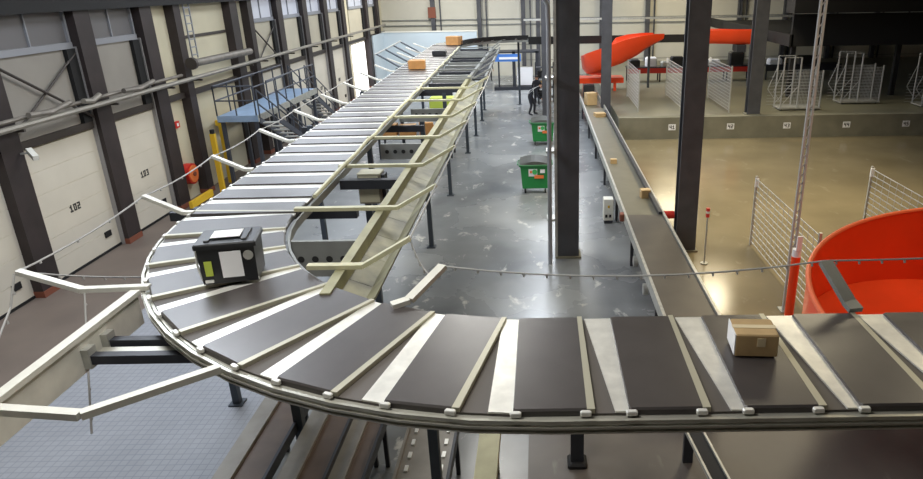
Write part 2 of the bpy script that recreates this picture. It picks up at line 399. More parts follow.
for kind, k, loc, rz in items:
    ui = 'bend' if (kind in ('b', 'c') or (kind == 'f' and k == 0)) else 'long' if kind in 'lr' else 'flat'
    if ui not in proto_used: o = protos[ui]; proto_used.add(ui)
    else: o = copy_tree(protos[ui])
    o.location = loc; o.rotation_euler = (0, 0, rz)
    if kind == 'l': o.scale = (P2/PITCH, 1, 1)
    if kind == 'f': lb = 'dark belt carriage on the front straight, %s to the right after the bend' % ordinal(k+1)
    if kind == 'b': lb = 'dark belt carriage in the front left bend, %s counted from the front straight' % ordinal(k+1)
    if kind == 'l': lb = 'grey belt carriage on the long left straight, %s beyond the front bend' % ordinal(k+1)
    if kind == 'c': lb = 'small grey belt carriage in the far bend, %s from the long straight' % ordinal(k+1)
    if kind == 'r': lb = 'distant dark carriage on the far straight, %s right of the far bend' % ordinal(k+1)
    o['label'] = lb

sf = thing('sorter_track', 'steel track and framework carrying the belt sorter loop on posts', 'conveyor frame', (0,0,0))
# track centre line pts
def loop_pts(off, n1=14):
    """polyline offset outward by off from the centre line"""
    P_ = [(9.6, CYc-RC-off), (0, CYc-RC-off)]
    for i in range(1, n1+1):
        a = PI/2*i/n1; P_.append((-(RC+off)*math.sin(a), CYc-(RC+off)*math.cos(a)))
    P_.append((XE-off, YE))
    for i in range(1, n1+1):
        a = PI/2*i/n1; P_.append((C2[0]-(R2+off)*math.cos(a), C2[1]+(R2+off)*math.sin(a)))
    P_.append((23.0, C2[1]+R2+off)); return P_
def ribbon(o1, o2, z0, z1):
    a = loop_pts(o1); b = loop_pts(o2); n = len(a)
    vs = []; 
    for (ax, ay), (bx, by) in zip(a, b): vs += [(ax,ay,z0),(bx,by,z0),(bx,by,z1),(ax,ay,z1)]
    fs = [(0,1,2,3), tuple(4*(n-1)+q for q in (3,2,1,0))]
    for i in range(n-1):
        for q in range(4): q2 = (q+1) % 4; fs.append((4*i+q, 4*i+q2, 4*i+4+q2, 4*i+4+q))
    return MB().add(vs, fs)
ribbon(BW/2+.05, BW/2+.08, 3.93, 3.96).build('outer_rail_lip', M['rail'], sf)
ribbon(BW/2+.03, BW/2+.09, 3.89, 3.91).build('outer_rail_lip', M['rail'], sf)
ribbon(BW/2+.0, BW/2+.035, 3.85, 3.95).build('outer_side_rail', M['rail'], sf)
ribbon(BW/2+.03, BW/2+.08, 3.845, 3.86).build('outer_rail_lip', M['rail'], sf)
ribbon(-BW/2-.05, -BW/2-.02, 3.82, 3.94).build('inner_side_rail', M['greyplate'], sf)
MB().box(C2[0], C2[1]+R2-BW/2-.12, 3.7, 23, C2[1]+R2-BW/2-.05, 4.12).build('inner_side_rail', M['black'], sf)
ribbon(-BW/2+.1, BW/2-.1, 3.84, 3.88).build('underside_tray', M['darksteel'], sf)
# inner gutter along the long straight
yA, yB = 6.35, 24.0
def xi(y): return -2.33 + (-0.012)*(y-10.8)
def xo(y): return -1.78 + (-0.006)*(y-10) - max(0, y-20)*.02
m = MB(); m.bar((xi(yA), yA, 3.95), (xi(yB), yB, 3.95), .11, .16)
m.build('inner_beam', M['yellowed'], sf)
m = MB(); n = 24
for i in range(n):
    ya = yA+(yB-yA)*i/n; yb = yA+(yB-yA)*(i+1)/n
    vs = []
    for yy in (ya+.004, yb-.004):
        vs += [(xi(yy)+.05, yy, 3.86), (xo(yy)-.22, yy, 3.76), (xo(yy), yy, 3.98), (xo(yy), yy, 3.95), (xo(yy)-.22, yy, 3.73), (xi(yy)+.05, yy, 3.83)]
    m.add(vs, [(0,1,7,6),(1,2,8,7),(2,3,9,8),(3,4,10,9),(4,5,11,10),(5,0,6,11),(0,5,4,1),(1,4,3,2),(6,7,10,11),(7,8,9,10)])
M['gutter'] = mat('mottled_gutter', (0.20, 0.19, 0.115), 0.5, 0.1, noise=0.45, nscale=2.5)
m.build('gutter_plate', M['gutter'], sf)
m = MB(); m.bar((xi(24), 24, 3.95), (xi(35.5)+.2, 35.5, 3.95), .10, .12).build('inner_beam', M['greyplate'], sf)
m = MB()
for i in range(26): ya = 24.1+i*.44; m.box(xi(ya)+.06, ya, 3.84, xo(ya)+.02, ya+.26, 3.9)
m.build('slatted_plate', M['darksteel'], sf)
MB().bar((xo(24), 24, 3.95), (xo(35.5)+.15, 35.5, 3.95), .07, .10).build('outer_beam', M['greyplate'], sf)
gd = MB()
for i in range(16):
    a1, a2 = PI/2*i/16, PI/2*(i+1)/16; r_ = R2-BW/2-.06
    gd.bar((C2[0]-r_*math.cos(a1), C2[1]+r_*math.sin(a1), 4.1), (C2[0]-r_*math.cos(a2), C2[1]+r_*math.sin(a2), 4.1), .06, .2)
gd.build('bend_guard', M['black'], sf)
# cross plates and beams between the belt and the inner beam
def cross(y, h, matl, nm, holes=0, d=.06, zt=3.9):
    xa = path_left(max(y, 9.3))+BW/2+.1 if y > 9.3 else -math.sqrt(max(0, 3.5**2-(9.3-y)**2))
    b_ = MB().box(xa, y-d/2, zt-h, xi(y)-.05, y+d/2, zt).build(nm, matl, sf)
    if holes:
        hm = MB()
        for q in range(holes):
            xx = xa+(xi(y)-xa)*(q+.8)/(holes+.6); hm.tube([(xx, y-d/2-.004, zt-h/2), (xx, y-d/2+.0, zt-h/2)], .045, 10)
        hm.build('punched_holes', M['hole'], b_)
    return b_
cross(8.25, .5, M['greyplate'], 'cross_plate', 5)
cross(11.2, .16, M['darksteel'], 'cross_beam', 0, .14)
cross(14.6, .34, M['greyplate'], 'cross_plate', 6, .05, 3.75)
cross(17.2, .16, M['greyplate'], 'cross_beam', 0, .1)
cross(19.0, .32, M['greyplate'], 'cross_plate', 6, .05, 3.75)
yy = 22.0
while yy < 36: cross(yy, .14, M['greyplate'] if int(yy*10) % 2 else M['darksteel'], 'cross_beam', 0, .22); yy += 1.05
# inner net arms (level part then raised outwards)
for q, ya in enumerate((7.0, 9.1, 11.5, 13.8, 16.1, 18.5, 20.8, 23.1, 25.4, 27.7, 30.0, 32.3, 34.6)):
    xa = -math.sqrt(3.5**2-(9.3-ya)**2)-.02 if ya < 9.3 else path_left(ya)+BW/2+.02
    m = MB().bar((xa, ya, 4.06), (xi(ya)+.25, ya, 4.06), .09, .05).bar((xi(ya)+.25, ya, 4.06), (xo(ya)+.28, ya, 4.38), .085, .05)
    m.build('net_arm', M['armr'] if ya < 22 else M['greyplate'], sf)
# inner handrail-like tube along belt right edge
pts = [(path_left(y)+BW/2+.14, y, 4.10+.02*math.sin(y*3)) for y in [9.6+i*.9 for i in range(29)]]
MB().tube(pts, .035, 6).build('cable_conduit', M['armr'], sf)
# outer net arms, left side
def arm(pts, w, h, m_, name='net_arm', par=None):
    m = MB()
    for a, b in zip(pts[:-1], pts[1:]): m.bar(a, b, w, h)
    return m.build(name, m_, par or sf)
OUT = []
for ya in (6.6, 9.2, 11.6, 13.9, 16.2, 18.6, 21.0, 23.4, 25.8, 28.2, 30.6, 33.0, 35.4):
    if ya < 9.3: x0 = -math.sqrt(5.02**2-(9.3-ya)**2)
    else: x0 = path_left(ya)-BW/2-.04
    if ya == 6.6: P_ = [(x0-.02, ya+.05, 4.0), (-4.95, ya, 4.0), (-5.62, ya+.05, 4.2)]
    else: P_ = [(x0+.02, ya, 4.0), (x0-.12, ya, 4.0), (x0-.72, ya+.12, 4.22)]
    arm(P_, .08, .05, M['arm']); OUT.append(P_[-1])
arm([(-2.75, 5.06-.1, 4.0), (-3.52, 4.32, 4.0), (-4.20, 4.38, 4.02)], .08, .06, M['arm'])
# inner corner arms on the front straight
arm([(-1.52, 6.04, 4.03), (-1.36, 6.12, 4.05), (-1.08, 6.62, 4.2)], .10, .05, M['arm'])
arm([(2.97, 5.78, 4.03), (2.95, 5.9, 4.06), (2.82, 6.25, 4.34)], .14, .05, M['greyplate'])
# long guard board parallel to the dock
gb = MB().box(-4.38, 1.5, 3.62, -4.34, 6.55, 3.95).box(-4.42, 1.5, 3.95, -4.32, 6.58, 4.0).build('guard_board', M['arm'], sf)
for ya, zz in ((5.60, 3.8), (5.90, 3.8)):
    MB().box(-4.34, ya-.045, 3.70, -3.15-(ya-5.4)*.8, ya+.045, 3.79).build('cross_beam', M['darksteel'], sf)
MB().box(-4.3, 5.69, 3.72, -3.3, 5.80, 3.75).build('cross_plate', M['rail'], sf)
for ya in (5.60, 5.90): MB().box(-4.34, ya-.06, 3.66, -4.27, ya+.06, 3.86).build('bracket', M['galv'], sf)
# posts: outside and inside rows
def leg(x, y, zt, w=.14, foot=True):
    m = MB().box(x-w/2, y-w/2, 0, x+w/2, y+w/2, zt)
    m.box(x-w, y-w, 0, x+w, y+w, .03)
    m.build('leg', M['leg'], sf)
for x, y in ((-5.56, 10.37), (-4.45, 17.1), (-3.2, 17.97), (-3.28, 23.0), (-3.3, 29.36), (-3.28, 36.9), (-3.4, 40.2), (-3.26, 33.0), (-5.9, 17.1), (-6.0, 23), (-6.1, 29.4), (-6.2, 35.5), (-3.3, 12.2)):
    leg(x, y, 3.7, .12)
for x, y in ((-1.05, 5.2), (-3.72, 8.55), (-1.35, 42.0), (6.4, 41.3), (12.4, 41.3)):
    leg(x, y, 3.7, .09 if x == -1.05 else .13)
for y in (17.1, 23, 29.4, 35.5): MB().box(-6.1, y-.05, 3.5, -3.0, y+.05, 3.66).build('cross_beam', M['darksteel'], sf)
MB().box(-6.0, 10.3, 3.5, -3.0, 10.44, 3.64).build('cross_beam', M['darksteel'], sf)
# ladder-like net frame left of the far straight
for q, ya in enumerate((27.5, 29.5, 31.5, 33.5)):
    x0 = path_left(ya)-BW/2
    MB().tube([(x0-.1, ya, 3.95), (x0-1.25, ya+1.2, 4.35)], .04, 6).build('net_arm', M['leg'], sf)
MB().tube([(path_left(27.5)-BW/2-1.3, 28.6, 4.35), (path_left(33.5)-BW/2-1.3, 34.8, 4.4)], .035, 6).build('net_arm', M['galv'], sf)

# control cabinet hung in the frame
t = thing('junction_cabinet', 'beige control cabinet on a dark beam inside the sorter frame', 'electrical cabinet', (-3.02, 11.5, 3.42))
MB().cbox(0, 0, 0, .40, .34, .52, bev=.015).build('body', M['cabinetdark'], t)
MB().box(-.20, -.17, .52, .20, .17, .535).build('lid', M['cabinet'], t)
MB().box(-.18, -.19, .03, .16, -.17, .49).build('door', M['cabinet'], t)
MB().box(-.13, -.205, .38, -.08, -.19, .45).build('lock', M['black'], t)
MB().box(.20, -.1, .02, .26, .12, .50).build('rear_post', M['darksteel'], t)

# nets: ropes
def rope(pts, r, label, pegs=0, peglen=.07, group='safety net ropes'):
    m = MB(); P_ = [Vector(p) for p in pts]
    m.tube(P_, r, 5)
    if pegs:
        tot = sum((b-a).length for a, b in zip(P_[:-1], P_[1:])); step = tot/pegs; d = step*.5
        for a, b in zip(P_[:-1], P_[1:]):
            L = (b-a).length
            while d < L:
                p_ = a.lerp(b, d/L); m.tube([p_, p_+Vector((.01, 0, -peglen))], r*1.2, 5); d += step
            d -= L
    return tag(m.build('net_rope', M['rope']), label, 'rope', group)
def sag(a, b, s, n=8): a = Vector(a); b = Vector(b); return [a.lerp(b, i/n)-Vector((0,0,s*4*(i/n)*(1-i/n))) for i in range(n+1)]
rope(sag(OUT[0], OUT[1], .05)+sag(OUT[1], OUT[2], .05)[1:]+sag(OUT[2], OUT[3], .05)[1:]+sag(OUT[3], OUT[4], .04)[1:]+[OUT[5], OUT[6], OUT[7]], .012, 'pale rope strung between the white arm tips left of the belt', 24, .03)
rope([(-5.62, 6.6, 4.2), (-5.6, 6.4, 3.9), (-5.35, 5.6, 3.6), (-5.0, 4.6, 3.7), (-4.6, 3.8, 3.9)], .012, 'pale rope with pegs curving down at the left edge of the picture', 9, .05)
rope([(-4.92, 6.59, 4.0), (-4.72, 6.10, 3.45), (-4.50, 5.59, 2.90)], .011, 'pale rope hanging straight down from the kinked white arm', 5, .02)
rope(sag((-1.08, 6.62, 4.2), (2.82, 6.25, 4.35), .14)+sag((2.82, 6.25, 4.35), (7.2, 6.7, 4.35), .05)[1:], .010, 'pale rope with small pegs strung behind the front belt run', 34, .04)
rope([(xo(y)+.28, y, 4.38) for y in (7.0, 9.1, 11.5, 13.8, 16.1, 18.5, 20.8, 23.1)], .011, 'pale rope joining the raised arm tips right of the gutter', 12, .02)
rope(sag((-5.62, 6.65, 4.2), (-5.72, 9.0, 3.1), .03), .011, 'pale rope dropping across the brown dock floor beside the bend', 6, .04)
rope(sag((xo(7.0)+.28, 7.0, 4.36), (-1.08, 6.62, 4.22), .25), .008, 'sagging pale pegged rope from the gutter arm to the front arm', 8, .07)

# ------------------------------------------------------------ goods on the belt
def carton(name, label, loc, rz, w, d, h, matl, tape=True, group=None, face=None):
    t = thing(name, label, 'box', loc, rz, group)
    MB().cbox(0, 0, 0, w, d, h, bev=.012).build('carton_body', matl, t)
    if tape: MB().box(-w/2-.002, -.03, h*.7, w/2+.002, .03, h+.003).build('tape', M['tape'], t)
    if face: MB().box(-w/2+.0, -d/2-.004, h*.35, -w/2+w*.0+.0, -d/2, h*.8)
    return t
t = carton('parcel', 'brown parcel with a white left end riding on the front belt', (1.78, 5.12, 4.03), rad(-4), .36, .30, .20, M['card'])
MB().box(-.184, -.148, .006, -.176, .148, .196).build('white_end', M['paper'], t)
MB().box(.0, -.155, .09, .07, -.149, .17).build('address_label', M['tape'], t)
carton('parcel', 'orange brown parcel on the long belt, the nearer of two', (-4.72, 26.4, 4.03), .1, .62, .6, .3, M['cardo'])
carton('parcel', 'orange brown parcel at the far end of the long belt', (-4.55, 36.9, 4.03), -.3, .7, .6, .42, M['cardo'])
tag(MB().cbox(-4.55, 31.3, 4.03, .6, .5, .2, bev=.03).build('flat_parcel', M['blackbox']), 'small flat dark parcel on the belt between the orange ones', 'box')
# black crate
t = thing('black_crate', 'black plastic crate with white paper sheet riding in the belt bend', 'crate', (-3.42, 6.88, 4.03), rad(12))
t.scale = (.93, .93, .98)
m = MB(); w, d, h = .62, .48, .44
m.add([(-w/2+.012,-d/2+.01,0),(w/2-.012,-d/2+.01,0),(w/2-.012,d/2-.01,0),(-w/2+.012,d/2-.01,0),(-w/2,-d/2,h),(w/2,-d/2,h),(w/2,d/2,h),(-w/2,d/2,h)], [(0,3,2,1),(4,5,6,7),(0,1,5,4),(1,2,6,5),(2,3,7,6),(3,0,4,7)])
m.build('crate_body', M['cratebl'], t)
m = MB().cbox(0, 0, h-.03, w+.05, d+.05, .06, bev=.015); m.build('lid', M['cratebl'], t)
for sx in (-1, 1): MB().cbox(sx*.2, 0, h+.03, .06, d*.8, .02, bev=.008).build('lid_rib', M['cratebl'], t)
MB().box(-.17, -.12, h+.05, .15, .13, h+.056).build('paper_sheet', M['paper'], t)
MB().box(-.07, -d/2-.016, .07, .16, -d/2-.008, .37).build('paper_label', M['paper'], t)
MB().box(-.25, -d/2-.012, .10, -.17, -d/2-.004, .27).build('lime_sticker', M['lime'], t)
MB().tube([(.235, -d/2-.004, .31), (.235, -d/2-.014, .31)], .055, 14).build('round_sticker', M['galv'], t)
MB().box(-.27, -d/2-.012, .02, -.18, -d/2+.02, .05).build('latch', M['clip'], t)
for sy in (-.18, .05): MB().tube([(-w/2-.0, sy, .02), (-w/2-.03, sy, .2), (-w/2-.015, sy, .42)], .014, 6).build('strap', M['clip'], t)
MB().box(-.345, -.17, .36, -.335, .17, .42).build('handle', M['clip'], t)

# ------------------------------------------------------------ building columns
def hcol(x0, x1, y, z0, label, zt=11):
    w = x1-x0; d = w*.8
    m = MB().box(x0, y, z0, x1, y+.05, zt).box(x0, y+d-.05, z0, x1, y+d, zt).box((x0+x1)/2-.03, y+.05, z0, (x0+x1)/2+.03, y+d-.05, zt)
    t = thing('steel_column', label, 'column', (0,0,0), group='building columns')
    m.build('column_shaft', M['column'], t)
    MB().box(x0-.06, y-.06, z0, x1+.06, y+d+.06, z0+.05).build('base_plate', M['curb'], t)
    return t
t = hcol(.36, .94, 17.0, 0, 'thickest charcoal steel column standing in the middle of the hall')
MB().box(.30, 16.97, 0, .37, 17.03, 11).build('edge_strip', M['galv'], t)
hcol(3.62, 4.16, 17.3, 0, 'charcoal steel column just right of the narrow right conveyor')
hcol(3.02, 3.5, 34.6, 0, 'black steel column behind the narrow conveyor near the red spiral')
hcol(.02, .48, 35.8, 0, 'black steel column behind the two green containers')
hcol(9.7, 10.3, 31.95, 1.0, 'black steel column on the raised floor beside the mesh panel')
t = thing('service_pipe', 'pale vertical service pipe bending over left of the middle column', 'pipe', (0,0,0))
MB().tube([(.16, 16.6, 0), (.18, 16.6, 6.0), (.17, 16.6, 6.5), (.02, 16.6, 6.8), (-.05, 16.6, 7.2), (-.05, 16.6, 11)], .055, 10).build('pipe_run', M['frame'], t, True)
for z in (1.2, 3.0, 4.8): MB().box(.09, 16.58, z, .29, 16.96, z+.06).build('pipe_clamp', M['galv'], t)

# tall galvanised post by the chute
M['post'] = mat('pale_grey_post', (0.45, 0.45, 0.45), 0.6)
t = thing('lattice_post', 'tall thin galvanised post rising in front of the tan floor', 'post', (5.43, 13.7, 0))
m = MB(); m.box(-.07, -.03, 0, -.03, .03, 9).box(.03, -.03, 0, .07, .03, 9); m.build('upright', M['post'], t)
m = MB()
for k in range(45): m.bar((-.04, 0, .1+k*.2), (.04, 0, .2+k*.2), .02, .02)
m.build('lacing', M['post'], t)
MB().box(-.14, -.14, 0, .14, .14, .02).build('base_plate', M['galv'], t)

# ------------------------------------------------------------ green containers
def make_bin(label, loc, rz=0):
    t = thing('waste_container', label, 'waste container', loc, rz, 'green waste containers')
    w, d, h, z = 1.0, .85, .80, .18
    def taper(z0, z1, a0, b0, a1, b1):
        return [(-a0,-b0,z0),(a0,-b0,z0),(a0,b0,z0),(-a0,b0,z0),(-a1,-b1,z1),(a1,-b1,z1),(a1,b1,z1),(-a1,b1,z1)]
    F_ = [(0,3,2,1),(4,5,6,7),(0,1,5,4),(1,2,6,5),(2,3,7,6),(3,0,4,7)]
    m = MB().add(taper(z, z+h, .44, .36, w/2, d/2), F_)
    for x in (-.3, 0, .3): m.add([(x-.03, -.375, z+.05), (x+.03, -.375, z+.05), (x+.03, -.43, z+h), (x-.03, -.43, z+h), (x-.03, -.34, z+.05), (x+.03, -.34, z+.05), (x+.03, -.40, z+h), (x-.03, -.40, z+h)], F_)
    m.build('bin_body', M['green'], t)
    MB().cbox(0, 0, z+h-.02, w+.10, d+.10, .07, bev=.02).build('rim', M['greend'], t)
    for sx in (-1, 1):
        MB().tube([(sx*.56, -.3, z+h+.02), (sx*.60, -.28, z+h+.02), (sx*.60, .28, z+h+.02), (sx*.56, .3, z+h+.02)], .02, 6).build('handle', M['greend'], t)
    L = MB(); n = 8
    for i in range(n):
        a = -.52+1.04*i/n; b = a+1.04/n
        za = z+h+.06+.09*math.sin(PI*i/n); zb = z+h+.06+.09*math.sin(PI*(i+1)/n)
        L.add([(a,-.46,z+h+.04),(b,-.46,z+h+.04),(b,.46,z+h+.04),(a,.46,z+h+.04),(a,-.42,za),(b,-.42,zb),(b,.44,zb+.05),(a,.44,za+.05)], F_)
    L.build('lid', M['lid'], t)
    for x, y in ((-.35,-.28),(.35,-.28),(-.35,.28),(.35,.28)):
        wz = MB().tube([(x-.025, y, .09), (x+.025, y, .09)], .09, 14).build('wheel', M['black'], t)
        MB().box(x-.04, y-.03, .09, x+.04, y+.03, .2).build('wheel_fork', M['galv'], t)
    MB().add([(-.22,-.405,.62),(.08,-.405,.62),(.08,-.428,.88),(-.22,-.428,.88),(-.22,-.41,.62),(.08,-.41,.62),(.08,-.433,.88),(-.22,-.433,.88)], F_).build('sticker', M['paper'], t)
    MB().tube([(-.01,-.425,.78), (-.01,-.442,.78)], .085, 14).build('round_logo', M['stickg'], t)
    MB().box(-.18, -.43, .74, -.10, -.44, .82).build('red_mark', M['sticko'], t)
    MB().box(-.02, -.415, .55, .30, -.435, .66).build('orange_label', M['sticko'], t)
    MB().box(.18, -.425, .74, .34, -.445, .86).build('white_label', M['paper'], t)
    return t
b1 = make_bin('green wheeled waste container with white and orange stickers, nearer of the two', (-.28, 23.4, 0), 0)
b1.scale = (1.02, 1, 1.04)
b2 = copy_tree(b1); b2.location = (.02, 31.0, 0); b2['label'] = 'green wheeled waste container half hidden by the middle column, the farther one'

# ------------------------------------------------------------ right conveyor
t = thing('belt_conveyor', 'long narrow belt conveyor running away between the two big columns', 'conveyor', (0,0,0))
def rcx(y): return 2.28+(y-12)*-.004
ya, yb, yc = 10.5, 17.3, 33.0
def run(y0, y1, z, m_, nm):
    m = MB(); x0, x1 = rcx(y0), rcx(y1)
    m.add([(x0,y0,z-.1),(x0+.93,y0,z-.1),(x1+.93,y1,z-.1),(x1,y1,z-.1),(x0,y0,z),(x0+.93,y0,z),(x1+.93,y1,z),(x1,y1,z)], [(0,3,2,1),(4,5,6,7),(0,1,5,4),(1,2,6,5),(2,3,7,6),(3,0,4,7)])
    return m.build(nm, m_, t)
run(ya, yb, 1.10, M['rconvbelt'], 'front_belt'); run(yb+.06, yc, 1.0, M['rconvbelt2'], 'rear_belt')
run(yc+.05, 44, .98, M['rconvbelt2'], 'rear_belt')
for dx, m_ in ((-.05, M['galv']), (.98, M['galv'])):
    MB().bar((rcx(ya)+dx, ya, 1.02), (rcx(44)+dx, 44, 1.02), .06, .26).build('side_rail', m_, t)
MB().bar((rcx(yb)+.90, yb, 1.12), (rcx(yc)+.90, yc, 1.12), .10, .12).build('side_guard', M['darksteel'], t)
for y in (12.5, 16.4, 20, 24, 28, 32, 37, 42):
    for dx in (.03, .9): MB().box(rcx(y)+dx-.04, y-.04, 0, rcx(y)+dx+.04, y+.04, .9).build('leg', M['darksteel'], t)
    MB().box(rcx(y), y-.03, .45, rcx(y)+.93, y+.03, .52).build('cross_bar', M['darksteel'], t)
MB().tube([(rcx(17)+1.02, 17.5, 1.02), (rcx(17)+1.3, 17.5, 1.02)], .11, 14).build('drive_motor', M['red'], t, True)
MB().cbox(rcx(17)-.12, 17.4, .92, .14, .22, .2, bev=.02).build('sensor_box', M['rust'], t)
for y in (13.6, 15.2): MB().tube([(rcx(y)-.1, y, .62), (rcx(y)+.0, y, .62)], .13, 12).build('guide_wheel', M['galv'], t)
for q, (x, y, s, lb) in enumerate(((2.50, 23.3, .22, 'small carton on the narrow conveyor left of the bigger one'), (3.02, 19.2, .28, 'small pale carton at the right edge of the narrow conveyor'), (2.75, 32.2, .5, 'carton lying flat far up the narrow conveyor'), (2.55, 35.6, .55, 'upright carton far up the narrow conveyor by black column'))):
    carton('parcel', lb, (x, y, 1.0), .1*q, s, s*.9, (s*.7, s*.9, .18, .62)[q], M['card'], True, 'cartons on the narrow conveyor')
carton('parcel', 'dark carton at the far end of the narrow conveyor', (2.62, 38.2, .98), 0, .6, .6, .7, M['blackbox'], False, 'cartons on the narrow conveyor')
t = thing('control_cabinet', 'white switch cabinet standing on the floor left of the narrow conveyor', 'electrical cabinet', (2.0, 19.9, 0))
MB().cbox(0, 0, .1, .30, .34, .68, bev=.015).build('cabinet_body', M['white'], t)
MB().box(-.13, -.17, 0, .13, .15, .1).build('plinth', M['darksteel'], t)
for q, (x, z) in enumerate(((-.07, .2), (.05, .2))): MB().box(x-.035, -.185, z, x+.035, -.17, z+.09).build('socket', M['black'], t)
MB().box(-.03, -.18, .5, .03, -.17, .58).build('switch', M['yellow'], t)
t = thing('beacon_pole', 'thin pale pole with red and white beacon top right of the narrow conveyor', 'signal pole', (4.22, 16.45, 0))
MB().tube([(0,0,0), (0,0,1.30)], .022, 8).build('pole', M['galv'], t)
MB().tube([(0,0,0), (0,0,.03)], .1, 12).build('base', M['galv'], t)
MB().tube([(0,0,1.30), (0,0,1.40)], .05, 10).build('red_lens', M['red'], t)
MB().tube([(0,0,1.40), (0,0,1.46)], .05, 10).build('white_band', M['white'], t)
MB().tube([(0,0,1.46), (0,0,1.54)], .05, 10).build('red_lens', M['red'], t)

# ------------------------------------------------------------ mesh fences
def fence(x, y0, y1, z0, h, label, nh=12, nv=14, tagm=True):
    t = thing('mesh_fence', label, 'fence', (x, y0, z0), group='wire mesh fence panels')
    L = y1-y0
    for yy in (0, L):
        p_ = MB().box(-.03, yy-.03, 0, .03, yy+.03, h).build('post', M['galv'], t)
    if tagm: MB().box(-.05, L-.06, h-.3, .05, L-.02, h-.05).build('number_plate', M['paper'], t)
    m = MB()
    for i in range(nh): z = .12+(h-.2)*i/(nh-1); m.bar((0, 0, z), (0, L, z), .018, .018)
    for i in range(1, nv): yy = L*i/nv; m.bar((0, yy, .1), (0, yy, h-.06), .009, .009)
    m.build('wire_mesh', M['mesh'], t)
    return t
fence(5.82, 13.3, 17.75, 0, 2.0, 'wire mesh fence panel left of the big red spiral chute')
fence(9.35, 13.5, 18.6, 0, 2.0, 'wire mesh fence panel behind the big red chute at the right edge')
fence(4.75, 33.4, 38.0, 1.0, 2.0, 'bluish mesh panel on the raised floor beside the red far chute', 12, 30, False)
fence(9.0, 32.6, 37.0, 1.0, 2.2, 'mesh panel with white plate on the raised floor by black column', 14, 30)
fence(6.9, 33.5, 38.0, 1.0, 2.1, 'mesh panel on the raised floor behind the right charcoal column', 12, 30)
# tall cage frame
t = thing('roll_cage', 'tall pale wire roll cage on the raised floor right of black column', 'roll cage', (11.6, 33.0, 1.0), group='wire roll cages')
for x in (0, .8, 1.9):
    for y in (0, .9): MB().box(x-.025, y-.025, .1, x+.025, y+.025, 2.5 if x < 1 else 1.9).build('cage_post', M['mesh'], t)
m = MB()
for y in (0, .9):
    for k in range(12): m.bar((0 if k > 9 else -.4, y, .15+k*.15), (1.9, y, .15+k*.15), .012, .012)
    for k in range(16): m.bar((.8+k*.07, y, .15), (.8+k*.07, y, 1.85), .01, .01)
    m.bar((0, y, 2.5), (.8, y, 2.5), .03, .03).bar((0, y, .2), (.8, y, 1.2), .025, .025).bar((-.4, y, .9), (0, y, .4), .025, .025).bar((-.4, y, .9), (0, y, 2.0), .02, .02)
m.build('wire_panel', M['mesh'], t)
MB().box(-.05, -.05, .06, 1.95, .95, .12).build('cage_base', M['galv'], t)
for x in (.1, 1.8):
    for y in (.1, .8): MB().tube([(x-.02, y, .03), (x+.02, y, .03)], .03, 8).build('castor', M['black'], t)
t2 = copy_tree(t); t2.location = (15.2, 34.5, 1.0); t2['label'] = 'dim roll cage standing in the dark far right of the raised floor'
t3 = copy_tree(t); t3.location = (18.6, 33.2, 1.0); t3['label'] = 'dim roll cage nearest the right edge of the picture on raised floor'
# signs on the kerb
for k, (px_x, txt) in enumerate(((6.1, '41'), (8.85, '42'), (11.5, '43'), (14.3, '44'), (17.1, '45'))):
    t = thing('kerb_sign', 'small white number plate on the kerb, %s from the left' % ordinal(k+1), 'sign', (px_x, 31.545, .42), group='number plates on the kerb')
    MB().box(-.17, -.012, 0, .17, 0, .28).build('plate', M['paper'], t)
    m = MB(); xx = -.12
    for ch in txt:
        for r, row in enumerate(digits[ch]):
            for c_, v in enumerate(row):
                if v == '1': m.box(xx+c_*.034, -.016, .23-(r+1)*.036, xx+(c_+1)*.034, -.012, .23-r*.036)
        xx += .135
    m.build('numerals', M['blackbox'], t)

# ------------------------------------------------------------ big red spiral chute
SC = thing('spiral_chute', 'big glossy orange red spiral chute at the right edge', 'chute', (8.1, 7.3, 0))
R, ZR = 4.6, 3.0
def ring(rfun, zfun, a0, a1, n, close=False): return [(rfun(t_)*math.cos(a0+(a1-a0)*t_), rfun(t_)*math.sin(a0+(a1-a0)*t_), zfun(t_)) for t_ in [i/n for i in range(n+1)]]
def strip(r1, z1, r2, z2, a0, a1, n, th=.03):
    A = ring(r1, z1, a0, a1, n); B = ring(r2, z2, a0, a1, n); m = MB(); vs = []
    for a, b in zip(A, B): vs += [a, b]
    fs = [(2*i, 2*i+1, 2*i+3, 2*i+2) for i in range(n)]
    return m.add(vs, fs)
n = 96
def floorz(t_): return 0.2 + 2.0*t_   # helical floor, rising towards the belt
A0 = rad(5); SW = rad(172)
def wall_mb(r, zb, zt, t=.04):
    m = MB(); vs = []
    for i in range(n+1):
        t_ = i/n; a = A0+SW*t_
        for rr, zz in ((r, zb(t_)), (r-t, zb(t_)), (r-t, zt(t_)), (r, zt(t_))): vs.append((rr*math.cos(a), rr*math.sin(a), zz))
    fs = []
    for i in range(n):
        for q in range(4): q2 = (q+1) % 4; fs.append((4*i+q, 4*i+q2, 4*i+4+q2, 4*i+4+q))
    fs += [(0,1,2,3), (4*n+3, 4*n+2, 4*n+1, 4*n)]
    return m.add(vs, fs)
wall_mb(R, lambda t_: max(.1, floorz(t_)-.3), lambda t_: ZR).build('outer_wall', M['orange'], SC, True)
m = MB(); pr = []
for i in range(n+1): a = A0+SW*i/n; pr.append(((R-.01)*math.cos(a), (R-.01)*math.sin(a), ZR+.01))
m.tube(pr, .04, 8).build('rim', M['orangerim'], SC, True)
